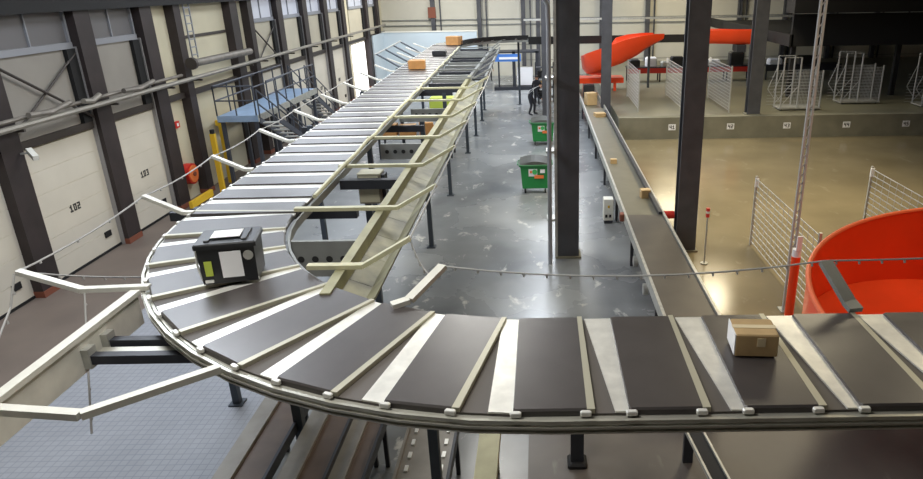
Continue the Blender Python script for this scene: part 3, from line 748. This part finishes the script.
# floor trough: annulus with curved profile
prof = [(R-.04, .25), (R-.25, .05), (R-.7, -.05), (R-1.6, -.12), (R-2.4, -.1), (R-2.8, .0)]
vs = []; fs = []; k_ = len(prof)
for i in range(n+1):
    t_ = i/n; a = A0+SW*t_
    for rr, dz in prof: vs.append((rr*math.cos(a), rr*math.sin(a), floorz(t_)+dz))
for i in range(n):
    for q in range(k_-1): fs.append((i*k_+q, i*k_+q+1, (i+1)*k_+q+1, (i+1)*k_+q))
fo = MB().add(vs, fs).build('slide_floor', M['orange'], SC, True)
sm = fo.modifiers.new('thick', 'SOLIDIFY'); sm.thickness = .04
wall_mb(1.82, lambda t_: max(0, floorz(t_)-.3), lambda t_: floorz(t_)+.4).build('inner_core', M['orange'], SC, True)
for a in (20, 75, 130):
    x, y = (R+.06)*math.cos(rad(a)), (R+.06)*math.sin(rad(a))
    MB().box(x-.05, y-.05, 0, x+.05, y+.05, 2.9).build('leg', M['darksteel'], SC)
# orange post in front of fence
t = thing('orange_post', 'orange red bollard post with white top in front of the spiral chute', 'post', (5.02, 13.35, 0))
t.location = (5.0, 12.4, 0)
MB().tube([(0,0,0), (0,0,1.85)], .09, 12).build('post_body', M['orange'], t, True)
MB().tube([(0,0,1.85), (0,0,2.0)], .085, 12).build('white_band', M['paper'], t, True)
MB().box(-.05, -.1, 2.0, .05, -.06, 2.3).build('top_plate', M['paper'], t)
MB().cbox(0, 0, 0, .3, .3, .04).build('foot', M['darksteel'], t)

# ------------------------------------------------------------ distant red chutes and tables
t = thing('curved_chute', 'red curved chute dropping to the left from the far belt', 'chute', (0,0,0))
def sweep(cl, prof, sc=None):
    vs = []; fs = []; k_ = len(prof)
    cl = [Vector(c) for c in cl]
    for i, c_ in enumerate(cl):
        d = (cl[min(i+1, len(cl)-1)]-cl[max(i-1, 0)]); d.z = 0; d.normalize(); s_ = Vector((d.y, -d.x, 0))
        k2 = sc[i] if sc else 1
        for u, z in prof: vs.append(c_+s_*u*(.6+.4*k2)+Vector((0,0,z*k2)))
    for i in range(len(cl)-1):
        for q in range(k_): q2 = (q+1) % k_; fs.append((i*k_+q, i*k_+q2, (i+1)*k_+q2, (i+1)*k_+q))
    fs += [tuple(range(k_)), tuple(reversed(range((len(cl)-1)*k_, len(cl)*k_)))]
    return MB().add(vs, fs)
U = [(-.6,.55),(-.5,.05),(-.3,-.12),(.3,-.12),(.5,.05),(.6,.55),(.65,.55),(.56,.0),(.33,-.2),(-.33,-.2),(-.56,.0),(-.65,.55)]
cl = [(6.7, 40.0, 3.95), (6.0, 39.6, 3.75), (5.2, 39.2, 3.42), (4.4, 38.9, 3.1), (3.7, 38.9, 2.78), (3.15, 39.3, 2.5), (3.0, 40.0, 2.3), (3.3, 40.7, 2.1)]
sweep(cl, U, [.5, .9, 1.4, 1.7, 1.6, 1.4, 1.3, 1.2]).build('chute_trough', M['orange'], t, True)
MB().box(2.2, 40.2, 1.45, 4.8, 41.4, 1.75).build('catch_tray', M['orange'], t)
for x in (4.3, 2.5): MB().box(x-.08, 40.3, 0 if x < 3.6 else 1.0, x+.08, 40.46, 1.5).build('leg', M['orange'], t)
t = thing('curved_chute', 'red trough chute hanging on the far belt right of the charcoal column', 'chute', (0,0,0))
cl = [(9.2, 39.9, 3.85), (10.2, 39.7, 3.84), (11.2, 39.7, 3.8), (12.2, 39.8, 3.78)]
sweep(cl, U).build('chute_trough', M['orange'], t, True)
MB().box(11.0, 39.2, 3.2, 11.5, 40.2, 3.58).build('hanger', M['darksteel'], t)
def table(x0, x1, y, label, apron):
    t = thing('sorting_table', label, 'table', (x0, y, 1.0), group='far sorting tables')
    L = x1-x0
    MB().box(0, 0, .85, L, 1.0, .93).build('table_top', M['darksteel'], t)
    MB().box(0, -.03, .55, L, 0, .86).build('apron', apron, t)
    for x in (.1, L/2, L-.1):
        for yy in (.1, .9): MB().box(x-.04, yy-.04, 0, x+.04, yy+.04, .85).build('leg', M['darksteel'], t)
    return t
table(5.4, 9.6, 43.6, 'far sorting table with bright red front left of charcoal column', M['red'])
table(10.2, 13.4, 43.8, 'far sorting table with red front between the two right columns', M['red'])
table(14.2, 19.0, 43.8, 'dark far sorting table at the right below the belt', M['darksteel'])
for k, (x, y, w, h, mt, lb) in enumerate(((5.9, 44.0, .7, .45, 'blackbox', 'black parcel at the left end of the red fronted far table'), (7.0, 44.2, .7, .55, 'paper', 'white round parcel on the red fronted far table'), (7.9, 44.1, .6, .3, 'galv', 'grey parcel lying in the middle of the far table'), (8.6, 44.0, .8, .6, 'blackbox', 'big black parcel on the red fronted far table'), (9.2, 44.2, .6, .35, 'paper', 'white parcel at the right end of the far table'), (10.9, 44.2, 1.0, .35, 'paper', 'pale flat parcel on the far table between columns'), (12.4, 44.2, .9, .8, 'blackbox', 'tall black parcel on the far table between columns'), (14.9, 44.2, .9, .35, 'paper', 'pale parcel on the dark table right of the column'), (17.0, 44.2, 1.3, .5, 'blackbox', 'long black parcel on the dark table at the right'))):
    tag(MB().cbox(x, y+.1, 1.93, w, .6, h, bev=.08).build('parcel', M[mt]), lb, 'parcel', 'parcels on the far tables')
# overhead bits at the far right: a duct, then additions that darken the corner
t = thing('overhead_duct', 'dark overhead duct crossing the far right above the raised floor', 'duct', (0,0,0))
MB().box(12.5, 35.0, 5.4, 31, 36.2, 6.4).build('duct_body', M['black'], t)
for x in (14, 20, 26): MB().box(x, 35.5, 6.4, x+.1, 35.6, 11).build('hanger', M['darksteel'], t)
t = thing('overhead_duct', 'added black overhead duct that darkens the top right corner', 'duct', (0,0,0))
MB().box(11.0, 10.0, 6.4, 17, 33.0, 8.0).build('duct_body', M['black'], t)  # high duct added only to make this corner dark
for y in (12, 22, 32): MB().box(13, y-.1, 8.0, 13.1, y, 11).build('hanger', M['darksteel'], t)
t = thing('added_gallery', 'added black overhead gallery that darkens the top right corner', 'gallery', (0,0,0))
MB().box(13.0, 36.5, 3.9, 31.5, 54, 4.1).build('added_gallery_floor', M['black'], t)  # added black gallery, blocks light in the far right
MB().box(13.0, 36.4, 3.7, 31.5, 36.6, 5.3).build('added_gallery_side', M['black'], t)
MB().box(12.9, 36.4, 3.7, 13.1, 54, 4.3).build('added_gallery_side', M['black'], t)
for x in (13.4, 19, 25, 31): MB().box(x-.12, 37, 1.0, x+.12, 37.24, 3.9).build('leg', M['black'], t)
# overhead rail in the centre
t = thing('cable_tray', 'pale long cable tray crossing high in front of the far wall', 'cable tray', (0,0,0))
MB().box(-1.2, 50.0, 4.5, 30, 50.3, 4.62).build('tray', M['galv'], t)
for x in (2, 8, 14, 20, 26): MB().box(x, 50.1, 4.6, x+.08, 50.2, 11).build('hanger', M['darksteel'], t)

# far centre objects
t = thing('packing_booth', 'dark framed booth with blue panel standing at the far end of the hall', 'booth', (-3.0, 48.0, 0))
for x in (.0, 1.0, 2.6):
    MB().box(x, 0, 0, x+.22 if x else .1, .2, 2.6).build('post', M['darksteel'], t)
MB().box(-.2, -.04, 1.95, 1.6, 0, 2.45).build('blue_panel', M['bluesign'], t)
MB().box(.1, -.06, 2.1, 1.4, -.04, 2.25).build('panel_lettering', M['paper'], t)
MB().box(0, 0, 2.5, 2.85, 1.6, 2.6).build('roof', M['darksteel'], t)
MB().box(-.3, -.1, .0, 2.6, 1.0, .22).build('floor_pallet', M['darksteel'], t)
MB().box(1.3, .2, .3, 2.4, .9, 1.5).build('counter', M['paper'], t)
t = thing('shelf_unit', 'dark shelving with goods behind the farthest column in hall centre', 'shelf', (-.4, 42.5, 0))
for x in (0, 1.1):
    for y in (0, .6): MB().box(x, y, 0, x+.06, y+.06, 2.4).build('upright', M['darksteel'], t)
for z in (.3, .9, 1.5, 2.1): MB().box(0, 0, z, 1.16, .66, z+.04).build('shelf', M['darksteel'], t)
k = 0
for z in (.34, .94, 1.54):
    for x in (.12, .62):
        k += 1
        tag(MB().cbox(-.4+x+.2, 42.85, z, .36, .4, .36, bev=.02).build('parcel', M[('blackbox', 'paper', 'card', 'blackbox', 'blackbox', 'paper')[k-1]]), '%s parcel on the %s shelf of the unit behind far column, %s one' % (('black','white','brown','black','black','white')[k-1], ('lowest','middle','upper')[(k-1)//2], ('left','right')[(k-1) % 2]), 'parcel', 'parcels in the far shelf unit')

# cartons on a low table beneath the loop, seen through the frame
t = thing('packing_table', 'low dark table with cartons under the sorter loop', 'table', (-7.0, 28.4, 0))
MB().box(0, 0, .85, 3.2, 1.2, .92).build('table_top', M['darksteel'], t)
for x in (.05, 3.1):
    for y in (.05, 1.1): MB().box(x-.04, y-.04, 0, x+.04, y+.04, .85).build('leg', M['darksteel'], t)
for k, (x, w, h) in enumerate(((-6.55, .6, .5), (-5.8, .7, .45), (-5.0, .6, .55), (-4.35, .6, .4))):
    carton('parcel', 'brown carton on the table under the sorter, %s from the left' % ordinal(k+1), (x, 29.0, .92), .1*k, w, .5, h, M['cardo'], True, 'cartons on the table under the sorter')
    if k == 3: pass
tag(MB().cbox(-6.0, 41.5, 0, 1.6, .9, .6, bev=.05).build('pallet_load', M['lime']), 'yellow green wrapped load on the floor beneath the far bend', 'pallet load')
tag(MB().cbox(-4.4, 36.8, 0, .6, .9, 1.3, bev=.05).build('trolley_load', M['blackbox']), 'dark wrapped load on the floor under the far straight', 'pallet load')

# ------------------------------------------------------------ lower conveyors in the foreground
def low_conv(x0, x1, y0, y1, z, label, mt, strip_m=None, rollers=False, feet=True):
    t = thing('low_conveyor', label, 'conveyor', (x0, y0, 0), group='low conveyors under the front belt')
    L = y1-y0; w = x1-x0
    MB().box(.04, 0, z-.12, w-.04, L, z-.02).build('conveyor_bed', mt, t)
    MB().box(0, 0, z-.14, .04, L, z+.03).build('side_rail', M['greybeam'], t)
    MB().box(w-.04, 0, z-.14, w, L, z+.03).build('side_rail', M['darksteel'], t)
    if strip_m: MB().box(-.28, 0, z-.1, -.0, L, z-.06).build('side_plate', strip_m, t)
    if rollers:
        m = MB()
        for q in range(int(L/.28)):
            for xx in (.14, w-.14): m.cbox(xx, .15+q*.28, z-.02, .05, .12, .02)
        m.build('roller', M['clip'], t)
    for yy in (.6, L-.4):
        for xx in (.06, w-.06): MB().box(xx-.03, yy-.03, 0, xx+.03, yy+.03, z-.13).build('leg', M['darksteel'], t)
    return t
low_conv(-4.24, -3.74, 4.5, 9.4, .9, 'brown low conveyor with a pale side plate, left of the post foot', M['brownbeam'], M['greybeam'])
low_conv(-3.36, -2.94, 4.5, 9.3, .9, 'brown low conveyor right beside the post foot', M['brownbeam'], M['greybeam'])
low_conv(-2.72, -2.42, 4.5, 9.0, .9, 'narrow brown low conveyor with grey strip left of the rollers', M['brownbeam'], M['greybeam'])
low_conv(-2.05, -1.30, 4.5, 8.8, .9, 'low conveyor with two rows of bright roller marks', M['greybeam'], None, True)
b = tag(MB().box(-.98, 4.5, .75, -.68, 8.8, .9).box(-.92, 5.4, 0, -.74, 5.5, .75).box(-.92, 8.4, 0, -.74, 8.5, .75).build('pale_beam', M['yellowed']), 'pale cream beam running under the front belt, right of the rollers', 'beam')
t = thing('low_conveyor', 'dark low conveyor with thin bright edges under front belt at right', 'conveyor', (0,0,0), group='low conveyors under the front belt')
MB().bar((2.05, 8.9, .85), (2.42, 5.5, .85), .20, .1).build('conveyor_bed', M['black'], t)
for dx in (-.12, .12): MB().bar((2.05+dx, 8.9, .9), (2.42+dx, 5.5, .9), .03, .06).build('side_rail', M['galv'], t)
for y in (5.8, 8.6): MB().box(2.1, y-.04, 0, 2.25, y+.04, .8).build('leg', M['darksteel'], t)
t = thing('floor_stand', 'dark round based stand under the middle of the front belt', 'stand', (.46, 8.6, 0))
MB().cbox(0, 0, .0, .30, .30, .08, bev=.03).build('base', M['black'], t)
MB().box(-.10, -.06, .08, .10, .06, .95).build('upright', M['darksteel'], t)
MB().cbox(0, 0, .95, .26, .22, .14, bev=.03).build('head', M['black'], t)

# ------------------------------------------------------------ left wall equipment
t = thing('wall_pipe_run', 'long pale pipe on brackets along the dock wall above the doors', 'pipe', (0,0,0))
MB().tube([(-11.8, 9, 4.12), (-11.8, 53.8, 4.2)], .07, 8).build('main_pipe', M['pipelight'], t, True)
MB().tube([(-11.95, 9, 4.24), (-11.95, 23.0, 4.30)], .05, 8).build('second_pipe', M['pipe'], t, True)
for i, (ya, yb, m_) in enumerate(((15.6, 17.1, 'pipe'), (17.6, 18.3, 'pipelight'), (19.4, 21.0, 'pipe'))):
    MB().tube([(-11.8, ya, 4.32), (-11.8, (ya+yb)/2, 4.27), (-11.8, yb, 4.38)], .07, 8).build('hose_section', M[m_], t, True)
for y in cols[:-1]: MB().box(-12.4, y-.03, 4.0, -11.75, y+.03, 4.06).build('bracket', M['lintel'], t)
t = thing('wall_duct', 'round grey duct with flanged end above the fire hose', 'duct', (0,0,0))
MB().tube([(-11.8, 23.6, 4.62), (-11.8, 28.4, 4.58)], .13, 12).build('duct_pipe', M['pipe'], t, True)
MB().tube([(-11.8, 23.45, 4.62), (-11.8, 23.6, 4.62)], .2, 14).build('flange', M['lintel'], t)
for y in (24.6, 27): MB().box(-12.5, y, 4.5, -11.8, y+.05, 4.56).build('bracket', M['lintel'], t)
t = thing('security_camera', 'small white camera housing on the wall column at the left edge', 'camera', (WX+.34, 15.5, 3.35))
MB().bar((.0, 0, .1), (.2, 0, .12), .04, .04).build('bracket', M['galv'], t)
MB().bar((.12, .12, .16), (.42, -.12, .02), .12, .12).build('housing', M['white'], t)
# ladder
t = thing('wall_ladder', 'narrow grey ladder on the wall above the fire hose bay', 'ladder', (0,0,0))
for y in (24.35, 24.75): MB().box(WX+.33, y-.02, 4.7, WX+.37, y+.02, 6.8).build('stringer', M['frame'], t)
for k in range(8): MB().box(WX+.33, 24.35, 4.8+k*.26, WX+.36, 24.75, 4.84+k*.26).build('rung', M['frame'], t)
# fire hose, alarm, yellow guards
t = thing('hose_reel', 'round red fire hose reel on the dock wall', 'hose reel', (WX+.05, 22.95, .95))
MB().tube([(0,0,0), (.25,0,0)], .36, 24).build('reel_drum', M['red'], t, True)
MB().tube([(.25,0,0), (.28,0,0)], .30, 24).build('reel_face', M['sticko'], t)
MB().tube([(.28,0,0), (.32,0,0)], .08, 12).build('hub', M['rust'], t)
t = thing('fire_call_point', 'small red square fire call point on cream wall panel', 'alarm', (WX, 23.0, 2.55))
MB().box(0, -.13, 0, .08, .13, .22).build('housing', M['red'], t); MB().box(.08, -.05, .06, .09, .05, .16).build('button', M['paper'], t)
t = thing('floor_guard', 'low yellow floor guard below the fire hose reel', 'guard rail', (-11.75, 21.55, 0))
MB().box(-.06, 0, .12, .06, 1.5, .34).build('rail', M['yellow'], t)
for y in (.1, 1.35): MB().box(-.05, y, 0, .05, y+.08, .12).build('foot', M['yellow'], t)
for k, (x, y, h, lb) in enumerate(((-11.5, 23.4, 2.25, 'tall yellow guard post with black cap left of blue platform'), (-12.0, 25.2, 2.3, 'tall yellow guard post under the near end of the blue platform'))):
    t = thing('guard_post', lb, 'post', (x, y, 0), group='yellow guard posts')
    MB().box(-.08, -.07, 0, .08, .07, h).build('post_body', M['yellow'], t); MB().tube([(0,0,h), (0,0,h+.14)], .08, 10).build('cap', M['black'], t)
t = thing('guard_beam', 'yellow beam joining the guard posts below the blue platform', 'beam', (0,0,0))
MB().box(-12.4, 25.6, 2.1, -12.25, 28.0, 2.3).build('beam', M['yellow'], t)

# platform and stairs
pt = thing('access_platform', 'blue decked access platform with slate railings against the dock wall', 'platform', (0,0,0))
PX0, PX1, PY0, PY1, PZ = -11.6, -10.2, 24.2, 31.0, 2.70
MB().box(PX0, PY0, PZ-.06, PX1, PY1, PZ).build('deck', M['bluedeck'], pt)
MB().box(PX1, PY0, PZ-.22, PX1+.05, PY1, PZ+.02).build('edge_beam', M['galv'], pt)
MB().box(PX0, PY0-.05, PZ-.2, PX1+.05, PY0, PZ+.02).build('edge_beam', M['bluedeck'], pt)
for x in (PX0+.1, PX1-.1):
    for y in (PY0+.15, 26.2, 28.8, PY1-.15): MB().box(x-.06, y-.06, 0, x+.06, y+.06, PZ-.06).build('leg', M['handrail'], pt)
def railing(p0, p1, par, n=4, h=1.05):
    a = Vector(p0); b = Vector(p1); m = MB()
    for i in range(n+1): q = a.lerp(b, i/n); m.tube([q, q+Vector((0,0,h))], .028, 6)
    for z in (h, h*.52): m.tube([a+Vector((0,0,z)), b+Vector((0,0,z))], .028, 6)
    return m.build('railing', M['handrail'], par)
railing((PX1, PY0+1.3, PZ), (PX1, PY1, PZ), pt, 6); railing((PX0, PY0, PZ), (PX0, PY1, PZ), pt, 6); railing((PX0, PY0, PZ), (PX1, PY0, PZ), pt, 2)
def stair(x0, x1, ya, yb, label):
    t = thing('stair_flight', label, 'stairs', (0,0,0), group='stairs of the access platform')
    n = 11
    for k in range(n):
        f = (k+.5)/n; y = ya+(yb-ya)*f; z = PZ*(1-(k+1)/(n+1))
        MB().box(x0, y-.13, z-.03, x1, y+.13, z).build('tread', M['galv'], t)
    for x in (x0, x1):
        MB().bar((x, ya, PZ-.12), (x, yb, .1), .04, .2).build('stringer', M['handrail'], t)
        railing((x, ya, PZ-.05), (x, yb, 0), t, 4, 1.0)
    return t
stair(-10.0, -9.3, 24.0, 29.0, 'near stair flight coming down from the blue platform')
stair(-11.5, -10.75, 31.5, 36.6, 'far stair flight coming down behind the blue platform')
carton('parcel', 'orange brown carton on the dock floor below the far stairs', (-9.9, 34.0, 0), .2, .8, .6, .6, M['cardo'])

# ------------------------------------------------------------ people
def person(label, loc, rz, J, cat='person', straps=None, hair=True, scale=1.0):
    """J joint dict in metres; body grown with a skin modifier, then clothing materials by region"""
    root = thing('person', label, cat, loc, rz)
    names = list(J.keys()); idx = {k: i for i, k in enumerate(names)}
    E_ = [('pelvis','belly'),('belly','chest'),('chest','neck'),('neck','head'),('head','crown')]
    for s_ in 'LR':
        E_ += [('chest','sh'+s_),('sh'+s_,'el'+s_),('el'+s_,'wr'+s_),('wr'+s_,'pa'+s_),('pelvis','hip'+s_),('hip'+s_,'kn'+s_),('kn'+s_,'an'+s_),('an'+s_,'toe'+s_)]
    rr = {'pelvis': .15, 'belly': .14, 'chest': .165, 'neck': .062, 'head': .098, 'crown': .075}
    for s_ in 'LR': rr.update({'sh'+s_: .075, 'el'+s_: .05, 'wr'+s_: .033, 'pa'+s_: .036, 'hip'+s_: .105, 'kn'+s_: .068, 'an'+s_: .048, 'toe'+s_: .04})
    me = bpy.data.meshes.new('body'); me.from_pydata([J[k] for k in names], [(idx[a], idx[b]) for a, b in E_], [])
    tmp = bpy.data.objects.new('tmp', me); COL.objects.link(tmp)
    md = tmp.modifiers.new('s', 'SKIN'); tmp.modifiers.new('u', 'SUBSURF').levels = 2
    for k in names:
        sv = me.skin_vertices[0].data[idx[k]]; sv.radius = (rr[k], rr[k]); sv.use_root = (k == 'pelvis')
    dg = bpy.context.evaluated_depsgraph_get(); ev = tmp.evaluated_get(dg)
    bme = bpy.data.meshes.new_from_object(ev); bpy.data.objects.remove(tmp)
    # append fingers
    base = MB(); base.v = [tuple(v.co) for v in bme.vertices]; base.f = [tuple(p_.vertices) for p_ in bme.polygons]; base.mi = [0]*len(base.f)
    H_ = Vector(J['head']); N_ = Vector(J['neck'])
    wrs = [(Vector(J['wr'+s_]), Vector(J['pa'+s_])) for s_ in 'LR']
    for i, f in enumerate(base.f):
        c_ = Vector((0,0,0))
        for q in f: c_ += Vector(base.v[q])
        c_ /= len(f)
        hd = (H_-N_).normalized()
        if (c_-N_).dot(hd) > .015 and (c_-N_).length < .45: base.mi[i] = 1
        for w_, p2 in wrs:
            if (c_-p2).length < .085 and (c_-w_).dot((p2-w_).normalized()) > 0: base.mi[i] = 1
    for si, s_ in enumerate('LR'):
        w_, p_ = Vector(J['wr'+s_]), Vector(J['pa'+s_]); d = (p_-w_).normalized()
        side = d.cross(Vector((1,0,0)) if abs(d.x) < .8 else Vector((0,0,1))).normalized(); nrm = d.cross(side).normalized()
        for q, (o_, L) in enumerate(((-.03,.065),(-.01,.078),(.01,.072),(.03,.055))):
            a = p_+side*o_; b_ = a+d*(L*.55+.02)+nrm*.004; c_ = b_+d*(L*.35)+nrm*.022
            base.tube([a, b_, c_], [.010, .009, .007], 6, 1)
        a = p_-side*.03-d*.03; base.tube([a, a-side*.03+d*.02, a-side*.035+d*.05+nrm*.01], [.012, .010, .008], 6, 1)
    # face features
    fw = Vector((0,-1,0)); up = (Vector(J['crown'])-H_).normalized(); fw = (fw-up*fw.dot(up)).normalized(); sd = up.cross(fw)
    nose = H_+fw*.10; base.tube([nose+up*.03, nose+fw*.022-up*.005, nose-up*.012], [.008, .014, .006], 6, 1)
    for s_ in (-1, 1):
        e = H_+fw*.088+sd*s_*.032+up*.025; base.tube([e, e+fw*.012], .010, 6, 2)
        er = H_+sd*s_*.095; base.tube([er-up*.02, er+sd*s_*.012, er+up*.025], [.008, .016, .010], 6, 1)
    mo = H_+fw*.092-up*.035; base.tube([mo-sd*.022, mo+fw*.004, mo+sd*.022], [.004, .007, .004], 5, 3)
    base.build('body', [M['navy'], M['skin'], M['black'], M['red']], root, True)
    hm = MB(); C_ = H_+up*.045-fw*.012; vs = []; fs = []
    for i in range(7):
        ph = PI*.56*i/6
        for j in range(12):
            tt = 2*PI*j/12; r_ = .112*math.sin(ph)+.001; vs.append(C_+up*(.105*math.cos(ph))+fw*(r_*math.cos(tt))+sd*(r_*.92*math.sin(tt)))
    for i in range(6):
        for j in range(12): j2 = (j+1) % 12; fs.append((i*12+j, i*12+j2, (i+1)*12+j2, (i+1)*12+j))
    hm.add(vs, fs).build('hair', M['hair'], root, True)
    if straps:
        for a, b in straps: MB().bar(a, b, .06, .02).build('reflective_strap', M['reflect'], root)
    root.scale = (scale,)*3
    return root
# bending worker by the column
J = {'pelvis': (0,.12,.95), 'belly': (0,.02,1.08), 'chest': (0,-.22,1.22), 'neck': (0,-.38,1.31), 'head': (0,-.49,1.36), 'crown': (0,-.57,1.42),
     'shL': (-.19,-.25,1.24), 'elL': (-.24,-.30,.96), 'wrL': (-.20,-.48,.80), 'paL': (-.19,-.55,.76),
     'shR': (.19,-.25,1.24), 'elR': (.25,-.30,.98), 'wrR': (.18,-.48,.98), 'paR': (.17,-.56,.95),
     'hipL': (-.10,.10,.88), 'knL': (-.13,.0,.48), 'anL': (-.15,.12,.08), 'toeL': (-.16,-.06,.04),
     'hipR': (.10,.10,.88), 'knR': (.14,-.10,.48), 'anR': (.17,-.06,.08), 'toeR': (.18,-.24,.04)}
st = [((-.15,.12,1.02), (-.20,-.24,1.33)), ((-.17,-.12,.98), (-.19,-.10,1.29)), ((-.10,.10,1.17), (-.14,-.36,1.38))]
person('worker in dark clothes with white reflective straps bending beside the column', (-.55, 38.3, 0), rad(80), J, straps=st, scale=1.2)
J2 = {'pelvis': (0,0,.96), 'belly': (0,.0,1.12), 'chest': (0,-.01,1.34), 'neck': (0,-.02,1.52), 'head': (0,-.03,1.65), 'crown': (0,-.03,1.74),
     'shL': (-.20,0,1.40), 'elL': (-.27,.03,1.12), 'wrL': (-.27,-.12,.90), 'paL': (-.27,-.16,.83),
     'shR': (.20,0,1.40), 'elR': (.27,.03,1.12), 'wrR': (.26,-.14,.92), 'paR': (.26,-.19,.85),
     'hipL': (-.10,0,.90), 'knL': (-.17,-.12,.49), 'anL': (-.26,-.10,.08), 'toeL': (-.27,-.27,.04),
     'hipR': (.10,0,.90), 'knR': (.17,.08,.50), 'anR': (.24,.26,.09), 'toeR': (.25,.10,.04)}
person('worker in black walking at the far end, legs seen below the belt', (-3.95, 52.5, 0), rad(25), J2)
J3 = dict(J2); J3.update({'knL': (-.11,-.04,.50), 'anL': (-.12,.02,.08), 'toeL': (-.13,-.16,.04), 'knR': (.11,-.03,.5), 'anR': (.13,.03,.08), 'toeR': (.14,-.15,.04), 'wrL': (-.15,-.3,1.05), 'paL': (-.12,-.37,1.08), 'wrR': (.15,-.3,1.05), 'paR': (.12,-.37,1.08)})
person('worker in dark clothes standing at the shelving behind the bending worker', (-.30, 41.6, 0), rad(180), J3, straps=[((-.14,-.16,1.30), (.14,-.16,1.28))])

# ------------------------------------------------------------ lamps
def lamp(x, y, z, w, d, power, col, label, spread=PI):
    t = thing('ceiling_lamp', label, 'lamp', (x, y, z), group='ceiling lamps')
    MB().box(-w/2-.06, -d/2-.06, .02, w/2+.06, d/2+.06, .14).build('housing', M['white'], t)
    MB().tube([(0,0,.14), (0,0,11-z)], .02, 6).build('hanger', M['galv'], t)
    L = bpy.data.lights.new('lamp_light', 'AREA'); L.shape = 'RECTANGLE'; L.size = w; L.size_y = d; L.energy = power; L.color = col; L.spread = spread
    o = bpy.data.objects.new('lamp_light', L); COL.objects.link(o); o.parent = t; o.location = (0,0,0)
cool = (.86, .92, 1.0); neut = (1, .98, .92); warm = (1, .87, .60)
LN = 0
def lp(x, y, w, d, pw, c_, where):
    lamp(x, y, 9.6, w, d, pw, c_, 'rectangular ceiling lamp hanging above ' + where)
lp(-7.5, 12, 2.5, 5, 450, cool, 'the dock floor near the front bend')
lp(-7.5, 24, 2.5, 5, 250, cool, 'the long belt beside the blue platform')
lp(-7.5, 36, 2.5, 5, 350, cool, 'the far part of the long belt')
lp(-7.5, 48, 2.5, 5, 800, neut, 'the pale blue partition')
lp(-2.0, 19, 2, 5, 450, neut, 'the hall floor near the thickest column')
lp(0.0, 30, 2, 5, 650, cool, 'the green waste containers')
lp(1.0, 45, 3, 5, 1000, cool, 'the far end of the hall')
lp(-2.6, 5, 3, 3, 260, neut, 'the front belt')
lp(8.4, 21, 3, 4, 720, warm, 'the tan storage floor')
lp(9.1, 33.9, 2, 2.4, 420, warm, 'the raised floor')
lp(9.5, 11, 2, 3, 260, warm, 'the big spiral chute, added to brighten it')  # unseen lamp added to lift the chute's shaded inner wall
lp(10, 50, 3, 4, 420, warm, 'the far wall on the right')

w = bpy.data.worlds.new('world'); S.world = w; w.use_nodes = True
w.node_tree.nodes['Background'].inputs[0].default_value = (.7, .8, 1, 1); w.node_tree.nodes['Background'].inputs[1].default_value = .3
S.view_settings.view_transform = 'Standard'; S.view_settings.look = 'None'; S.view_settings.gamma = 1; S.view_settings.use_curve_mapping = False
S.view_settings.exposure = 0.42
